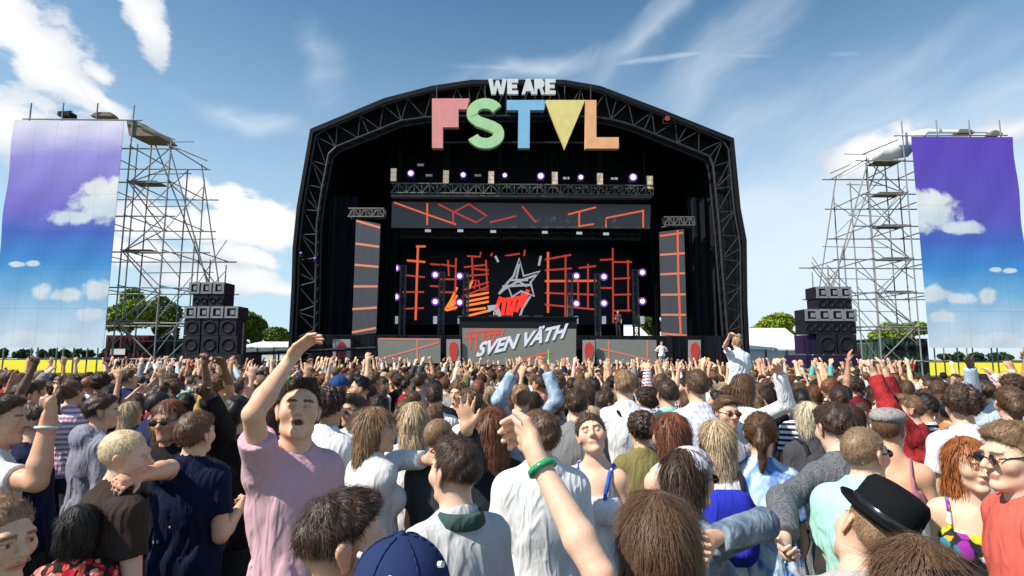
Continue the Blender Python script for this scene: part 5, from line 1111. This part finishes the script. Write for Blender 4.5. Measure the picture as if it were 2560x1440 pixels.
hero(1898, 1028, 114, -22, 'woman with brown hair tied back in a blue and white tie-dyed top', fem=True, hair=('tail', 'brown'), top=('tee', (.55, .72, .80), M_TIE), skin=3)
hero(1858, 935, 78, -70, 'brown haired woman turned right, swinging one white-sleeved arm up', fem=True, arms=(A(e=(1968, 1012), w=(1948, 930), t=(1935, 885), up=.6, curl=1.), 'bent'), hair=('bob', 'brown'), top=('long', (.82, .82, .82), None), skin=1, thick=1.2)
hero(2018, 1005, 84, 0, 'person with pale blond bob and dark backpack', fem=True, hair=('bob', (.55, .47, .33)), top=('tee', (.06, .06, .07), None), extras=[('bag', (.05, .052, .06))], skin=1)
hero(2092, 1004, 124, 14, 'man in grey knitted jumper with dark hair and a bare pink neck', head=(-12, -14, 0), arms=('down', A(e=(1955, 1250), w=(1960, 1345), curl=.9)), hair=('short', 'dark brown'), top=('long', (.13, .135, .15), M_MARL), skin=3, folds=.010, vs=.006)
hero(2152, 1064, 138, -52, 'man in mint green t-shirt with sandy cropped hair and black sunglasses', head=(-16, 2, 0), hair=('buzz', (.30, .19, .11)), top=('tee', (.40, .72, .63), None), extras=[('shades',)], skin=3, vs=.0055, folds=.009, loose=.024, thick=1.15)
hero(2132, 1218, 202, -25, 'man under a tilted black brimmed hat', head=(20, 4, 30), hair=('buzz', 'light brown'), extras=[('brimhat', (.010, .010, .012), 8)], top=('tee', (.42, .40, .38), None), skin=3, vs=.0055)
hero(2292, 1345, 268, 0, 'person with brown hair and a black headband in the bottom right', fem=True, hair=('long', 'brown'), extras=[('band', (.012, .012, .013), .055)], top=('tee', (.5, .5, .5), None), vs=.006, strand=1.6)
hero(2216, 1018, 108, -34, 'man in grey flat cap and sunglasses with a dull pink vest', head=(-12, 0, 0), hair=('buzz', 'brown'), extras=[('flatcap', (.30, .28, .27)), ('shades',)], top=('vest', (.42, .17, .22), None), skin=0)
hero(2402, 968, 96, -16, 'person with big dark curls in a white t-shirt with grey straps', hair=('curly', 'dark brown'), top=('tee', (.75, .75, .78), None), extras=[('strap', (.2, .2, .24))], skin=1)
hero(2412, 1094, 128, 150, 'woman with long ginger hair in a bright floral strappy top', fem=True, head=(25, 0, 0), hair=('long', 'ginger'), top=('vest', (.5, .5, .5), M_MULTI), skin=3, vs=.006)
hero(2540, 1052, 168, 76, 'man at the right edge in coral red top and black sunglasses, in profile', head=(10, -4, 0), hair=('short', 'light brown'), extras=[('shades',)], top=('tee', (.62, .12, .09), None), skin=3, vs=.0055)
hero(2522, 962, 92, -20, 'brown haired person near the right edge with bare shoulders', fem=True, hair=('back', 'brown'), top=('tank', (.5, .45, .4), None), skin=3)
hero(848, 938, 62, 0, 'person in a blue baseball cap behind the singing man', hair=('buzz', 'brown'), extras=[('cap', (.03, .07, .2), 170)], top=('tee', BLK, None))
hero(822, 972, 98, -20, 'dark curly haired person in a white t-shirt beside the pink t-shirt', fem=True, hair=('curly', 'dark brown'), top=('tee', (.78, .78, .80), None), skin=2, loose=.025)
hero(886, 984, 80, 150, 'dark haired man with sunglasses turned back towards the singing man', hair=('quiff', 'dark brown'), extras=[('shades',)], top=('tee', (.4, .42, .5), M_CHECK), skin=2)
hero(1304, 962, 70, 0, 'person in a light blue denim shirt with both arms curved overhead', arms=(A(e=(1392, 1000), w=(1368, 925), up=1., curl=.6, nw=(-1, 0, 0)), A(e=(1246, 1000), w=(1288, 925), up=1., curl=.6, nw=(1, 0, 0))), hair=('short', 'light brown'), top=('long', (.36, .47, .60), M_DENIM), skin=1)
hero(62, 955, 66, -20, 'man at the left edge pointing a bare arm up at the yellow field', arms=(A(e=(48, 990), w=(82, 920), t=(100, 885), up=1., curl=1.), 'down'), hair=('short', 'dark brown'), top=('tee', (.45, .35, .4), None), skin=0)
hero(548, 932, 66, 0, 'person with both hands lifted in front of the left speaker stack', arms=(A(e=(575, 975), w=(560, 915), t=(540, 885), up=1.), A(e=(520, 975), w=(512, 912), t=(515, 872), up=1., curl=.9)), hair=('short', 'brown'), top=('tee', (.5, .35, .1), None), skin=1)
hero(2460, 952, 60, 0, 'person waving a light blue sleeved arm over the yellow field on the right', arms=('down', A(e=(2432, 975), w=(2425, 915), t=(2408, 885), up=1.)), hair=('short', 'dark brown'), top=('long', (.5, .58, .7), None), skin=1)
# a girl sitting on somebody's shoulders
cx, cy, chh = 1842, 925, 42
carrier = hero(cx, cy, chh, 0, 'man carrying a girl in white on his shoulders', arms=('front', 'front'), hair=('short', 'brown'), top=('tee', (.03, .1, .45), None))
cs_ = carrier.scale[0]; pz = 1.47 * cs_
girl = hero(1842, 836, 40, 0, 'blond girl in white sitting on shoulders with one hand on her hair', fem=True, arms=('down', A(e=(1808, 868), w=(1822, 838), t=(1836, 828), up=.7, curl=.5)), hair=('bun', (.42, .29, .16)), top=('tee', (.74, .77, .80), None), skin=3)
gs = .93; girl.scale = (gs,) * 3; girl.location = (carrier.location.x, carrier.location.y - .07, pz - .86 * gs)
for ch_ in list(girl.children):
    if ch_.name.startswith(('trousers', 'shoes')): bpy.data.objects.remove(ch_)
P = [Ell((0, -.01, .92), (.17, .13, .12), .03)]
for s_ in (-1, 1): P += [Cone((s_ * .08, 0, .90), (s_ * .17, .36, .86), .085, .06, .03), Cone((s_ * .17, .36, .86), (s_ * .15, .40, .48), .058, .04, .02), Cone((s_ * .15, .38, .47), (s_ * .15, .50, .44), .045, .035, .02)]
o = mesh_obj('trousers', *polygonise(P, .018), M_CLOTH, girl, True); o.color = (.03, .10, .42, 1)
# ------------------------------------------------------------------ the rest of the crowd
rnd = random.Random(21)
ZONES = [(150, 'by left yellow field'), (280, 'under left banner'), (430, 'below left scaffold'), (620, 'before left speakers'), (800, 'beyond the singing man'), (930, 'beneath left narrow screen'), (1110, 'below left front screen'), (1290, 'under the screen writing'), (1450, 'below centre screen'),
         (1650, 'below right front screen'), (1790, 'beneath right narrow screen'), (1900, 'near shoulder-riding girl'), (2010, 'before white marquee'), (2150, 'before right speakers'), (2320, 'below right scaffold'), (2440, 'under right banner'), (9999, 'by right yellow field')]
HN = {'fade': 'faded {} hair', 'short': 'short {} hair', 'quiff': 'tousled {} hair', 'buzz': 'cropped {} hair', 'curly': 'curly {} hair', 'bob': '{} bob', 'long': 'long {} hair', 'bun': '{} bun', 'tail': '{} ponytail', 'back': '{} hair pulled back'}
TOPC = {'white': (.80, .80, .80), 'black': (.014, .014, .017), 'navy': (.015, .022, .075), 'grey': (.25, .25, .26), 'red': (.30, .025, .03), 'pale blue': (.38, .50, .66), 'pink': (.62, .33, .38), 'olive': (.14, .14, .06), 'maroon': (.16, .015, .03), 'turquoise': (.10, .42, .42), 'cream': (.66, .60, .48), 'orange': (.70, .20, .05), 'denim blue': (.12, .19, .32), 'green': (.05, .22, .10), 'dark grey': (.07, .07, .08), 'lilac': (.42, .36, .58)}
TOPW = [34, 24, 10, 7, 4, 5, 3, 2, 3, 2, 3, 2, 4, 1, 9, 2]
HC = ['dark brown', 'black', 'brown', 'light brown', 'blond', 'auburn']; HW = [36, 16, 26, 9, 7, 6]
PROTO = [(False, 'fade', 'tee', ('down', 'down'), ''), (False, 'short', 'long', ('bent', 'down'), ''), (True, 'long', 'tank', ('down', 'down'), ''), (True, 'tail', 'tee', ('down', 'bent'), ''), (False, 'fade', 'tee', ('up', 'down'), 'right arm up'), (True, 'bob', 'tee', ('down', 'up'), 'left arm up'),
         (True, 'long', 'long', ('down', 'down'), ''), (False, 'buzz', 'tee', ('down', 'down'), ''), (False, 'curly', 'tee', ('down', 'down'), ''), (True, 'bun', 'vest', ('up', 'up'), 'both arms up'), (False, 'short', 'tee', ('upfist', 'down'), 'right fist up'), (False, 'short', 'hood', ('down', 'point'), 'left arm pointing forward'),
         (True, 'back', 'tank', ('clap', 'clap'), 'hands together overhead'), (False, 'buzz', 'tank', ('down', 'wide'), 'left arm thrown wide'), (True, 'long', 'tee', ('phone', 'down'), 'right hand raised to the face'), (False, 'quiff', 'long', ('up', 'upfist'), 'both arms up')]
PW = [14, 9, 11, 9, 2.2, 2.2, 9, 10, 7, 1, 1.4, 1.2, 1, 1.2, 3, .9]
protos = {}
def proto(i):
    if i not in protos:
        fem, hs, ts, arms, _ = PROTO[i]; protos[i] = make_person(None, fem, head=(rnd.uniform(-14, 14), rnd.uniform(-2, 10), 0), arms=arms, hair=(hs, 'brown'), top=(ts, W, None), vs=.0100, strand=.7, fine=1.3, seed=40 + i, hthick=1.1, loose=.016, folds=.008); return protos[i]
    src = protos[i]; b = src.copy(); C.objects.link(b)
    for c in src.children: k = c.copy(); C.objects.link(k); k.parent = b
    return b
PATM = [M_CLOTH] * 9 + [M_CHECK, M_STRIPE, M_MARL, M_DENIM]; PATN = {M_CHECK.name: 'checked ', M_STRIPE.name: 'striped ', M_MARL.name: 'marled ', M_DENIM.name: 'washed '}
# everyone stands at least an arm's width apart
spots = []; HEROPX = [(*pix((x, y, 1.7))[:2], y, h) for x, y, h in TAKEN]
def free(x, y, d): return all((x - a) ** 2 + (y - c) ** 2 > d * d for a, c, *_ in TAKEN) and all((x - a) ** 2 + (y - c) ** 2 > d * d for a, c in spots)
cand = []
yy = 2.3
while yy < 28.6:
    step = .41 + .008 * yy; xm = yy * .93 + 2.4; x = -xm + rnd.uniform(0, .5)
    while x < xm:
        cand.append((x + rnd.uniform(-.14, .14), yy + rnd.uniform(-.16, .16))); x += .45 + .005 * yy
    yy += step
def hides(x, y, top):
    """would somebody here stand in front of one of the people built above?"""
    px, py, z = pix((x, y, top)); hh = FPX * .24 / z
    for hx, hy, hz, h in HERO:
        if hz > y + .05 and abs(px - hx) < .42 * hh + .62 * h and py < hy + 2.6 * h: return True
    if y < 2.4 and 590 < px < 800 and py < 1190: return True
    return False
HERO = [(q[0], q[1], q[2], q[3]) for q in PLACED]
N_IND = 300 - len(PLACED); used = set(); nind = 0; rest = []
for (x, y) in sorted(cand, key=lambda p: p[1]):
    pi = rnd.choices(range(len(PROTO)), PW)[0]; fem = PROTO[pi][0]
    if y < 4.2 and PROTO[pi][4] and rnd.random() < .8: continue
    s = rnd.gauss(.945, .03) if fem else rnd.gauss(1.005, .035); s = min(max(s, .88), 1.05)
    if y > 8: s = min(s, 1.0) - .015
    if y < 5: s = min(s, 1.0)
    if not free(x, y, .33): continue
    if y > 10.5 and abs(x) / y > .70 and rnd.random() < min(1, (y - 10) / 5): continue
    if y < 5.5 and hides(x, y, 1.76 * s): continue
    px, py, z = pix((x, y, 1.62 * s))
    if py > 1480 and -30 < px < 2590: continue
    spots.append((x, y))
    if not (-30 < px < 2590): rest.append((x, y, s, pi)); continue
    if nind >= N_IND: rest.append((x, y, s, pi)); continue
    zone = next(n for lim, n in ZONES if px < lim)
    for _ in range(60):
        hc = rnd.choices(HC, HW)[0]; tc = rnd.choices(list(TOPC), TOPW)[0]; pm = rnd.choice(PATM)
        who = 'woman' if fem else 'man'; garment = {'tee': 't-shirt', 'long': 'long-sleeved top', 'tank': 'tank top', 'vest': 'strappy top', 'hood': 'hooded top'}[PROTO[pi][2]]
        arm = PROTO[pi][4]; dist = 'near ' if y < 5 else ('' if y < 8.5 else 'distant ')
        short_zone = zone
        lab = f"{dist}{who}, {HN[PROTO[pi][1]].format(hc)}, {PATN.get(pm.name, '')}{tc} {garment}{', ' + arm if arm else ''}, {short_zone}"
        if len(lab.split()) > 16: lab = lab.replace(dist, '', 1) if dist else lab
        if len(lab.split()) <= 16 and lab not in used: break
    used.add(lab); b = proto(pi); nind += 1
    turn = rnd.gauss(0, 32) if rnd.random() < .82 else rnd.uniform(-180, 180)
    lean = R(rnd.gauss(-1, 3))
    b.location = (x, y, 0); b.rotation_euler = (lean, R(rnd.gauss(0, 3.2)), R(turn)); w_ = rnd.uniform(.90, 1.02); b.scale = (s * w_, s * w_, s)
    k_ = rnd.uniform(.88, 1.1); sk = rnd.choice(SKINS); b.color = (*[c * k_ for c in sk], 1)
    tag(b, lab, 'person', 'people standing in the festival crowd')
    for c in b.children:
        n_ = c.name.split('.')[0]
        if n_ == 'hair': hk = rnd.uniform(.75, 1.3); c.color = (*[v * hk for v in HAIRC[hc]], 1)
        elif n_ == 'trousers': c.color = rnd.choice([(.03, .035, .05, 1), (.015, .015, .018, 1), (.10, .13, .2, 1), (.2, .17, .12, 1)])
        elif n_ != 'shoes': c.color = (*TOPC[tc], 1); c.material_slots[0].link = 'OBJECT'; c.material_slots[0].material = pm
# beyond about 300: the packed mass up to the stage barrier, one object
def coarse(i, vs):
    fem, hs, ts, arms, _ = PROTO[i]; ar = {1: pose(arms[0], 1), -1: pose(arms[1], -1)}; M = head_M(0, R(4), 0); hp = head_prims(False, fem)
    for q in hp: q.M = M
    P = torso(fem) + [Cone((0, -.02, 1.43), (0, .01, 1.6), .052, .05, .03)] + hp
    for s in (1, -1): P += arm_prims(ar[s], s, fem, 1.25, 1.7)
    out = [(*polygonise(P, vs, [((0, 0, .9), (0, 0, -1))]), 0), (*shirt_mesh(fem, ar, ts, vs, seed=i), 1)]
    hz = hair_prims(hs); cf = hair_cuts(hs)
    for q in hz: q.M = M
    out.append((*polygonise(hz, vs * .8, [lambda p: cf((p - M[1]) @ M[0])], lambda p: .006 * wob(p, 70, i)), 2)); out.append((*polygonise([Ell((0, 0, .9), (.17, .12, .14), .03), Cone((-.09, 0, .85), (-.1, 0, .05), .1, .06), Cone((.09, 0, .85), (.1, 0, .05), .1, .06)], .05), 3))
    V = np.concatenate([o[0] for o in out]); Q = []; n = 0
    for o in out: Q.append(o[1] + n); n += len(o[0])
    return V, np.concatenate(Q), np.concatenate([np.full(len(o[0]), o[2]) for o in out])
FAR = {}; VV, QQ, CC = [], [], []; n0 = 0
for (x, y, s, pi) in rest:
    if rnd.random() < .07: pi = rnd.choice([4, 5, 9, 10, 12, 13, 15])
    lod = 0 if y < 15 else 1
    if (pi, lod) not in FAR: FAR[(pi, lod)] = coarse(pi, (.021, .028)[lod])
    V, Q, K = FAR[(pi, lod)]; a = R(rnd.gauss(0, 42) if rnd.random() < .78 else rnd.uniform(-180, 180)); ca, sa = math.cos(a), math.sin(a)
    P_ = V * s; P_ = np.stack([P_[:, 0] * ca - P_[:, 1] * sa + x, P_[:, 0] * sa + P_[:, 1] * ca + y, P_[:, 2]], 1)
    cols = np.array([[min(.85, c * kk) for c in rnd.choice(SKINS) for kk in (rnd.choice((1., 1.08, 1.16)),)], TOPC[rnd.choices(list(TOPC), TOPW)[0]], HAIRC[rnd.choices(HC, HW)[0]], (.03, .03, .04)], f32)
    VV.append(P_.astype(f32)); QQ.append(Q + n0); CC.append(cols[K]); n0 += len(V)
o = mesh_obj('crowd', np.concatenate(VV), np.concatenate(QQ), mat('crowd_mass', lambda t: {'Base Color': attr(t, 'tint'), 'bump': (t.noise(objp(t), 25, 3), .5, .02)}, rough=.75, spec=.15), smooth=True)
set_tint(o.data, np.concatenate(CC)); tag(o, 'densely packed crowd reaching up to the front of the stage', 'crowd', kind='stuff')
print('individuals', nind + len(PLACED), 'mass', len(rest), 'verts', n0)
p = at(1372, 872, 23.5); o = empty('foam_stick', (p.x, 23.5, .9), label='tall thin bright green stick held up out of the crowd before the front screen', cat='stick'); M_GRN = mat('green_foam', col=(.12, .62, .10), rough=.6)
b = MB(); b.tube((0, 0, 0), (0, 0, p.z - .9), .035, n=8); b.build('stick', M_GRN, o); b = MB(); b.tube((0, 0, .7), (0, 0, .95), .04, n=8); b.build('grip', M_SKINB, o)
# performer and two people on the stage
def small(px, pyfoot, Y, z0, rz, label, **k):
    b = make_person(label, vs=.014, strand=.3, seed=int(px), group=None, **k); p = at(px, pyfoot, Y); b.location = (p.x, Y, z0); b.rotation_euler = (0, 0, R(rz)); return b
small(1236, 800, 38.2, DZ, 180, 'performer in white t-shirt behind the long black table on stage', arms=('bent', 'bent'), hair=('short', 'grey'), top=('tee', (.78, .8, .82), None), skin=1)
small(1546, 820, 37, DZ, 165, 'stage hand in dark clothes near the right end of the stage', arms=('bent', 'down'), hair=('short', 'brown'), top=('tee', (.10, .05, .05), None), skin=0)
small(1655, 900, 32.2, 1.25, 180, 'steward in white top with hands on hips beside the right front screen', arms=(dict(u=(.75, -.1, -.7), f=(-.8, .3, -.2), n=(0, 1, 0), curl=.8), dict(u=(-.75, -.1, -.7), f=(.8, .3, -.2), n=(0, 1, 0), curl=.8)), hair=('short', 'brown'), top=('tee', (.8, .8, .8), None), legs=(.32, .32, .34), skin=1)
o = empty('steward_platform', (at(1655, 900, 32.2).x, 32.2, 0), label='black step the steward in white stands on', cat='platform'); b = MB(); b.box((0, 0, .62), (1.1, .8, 1.24)); b.build('step', M_DECK, o); b = MB(); b.box((0, -.2, 1.245), (1.2, 1.2, .01)); b.build('step_edge', M_TRUSS, o)
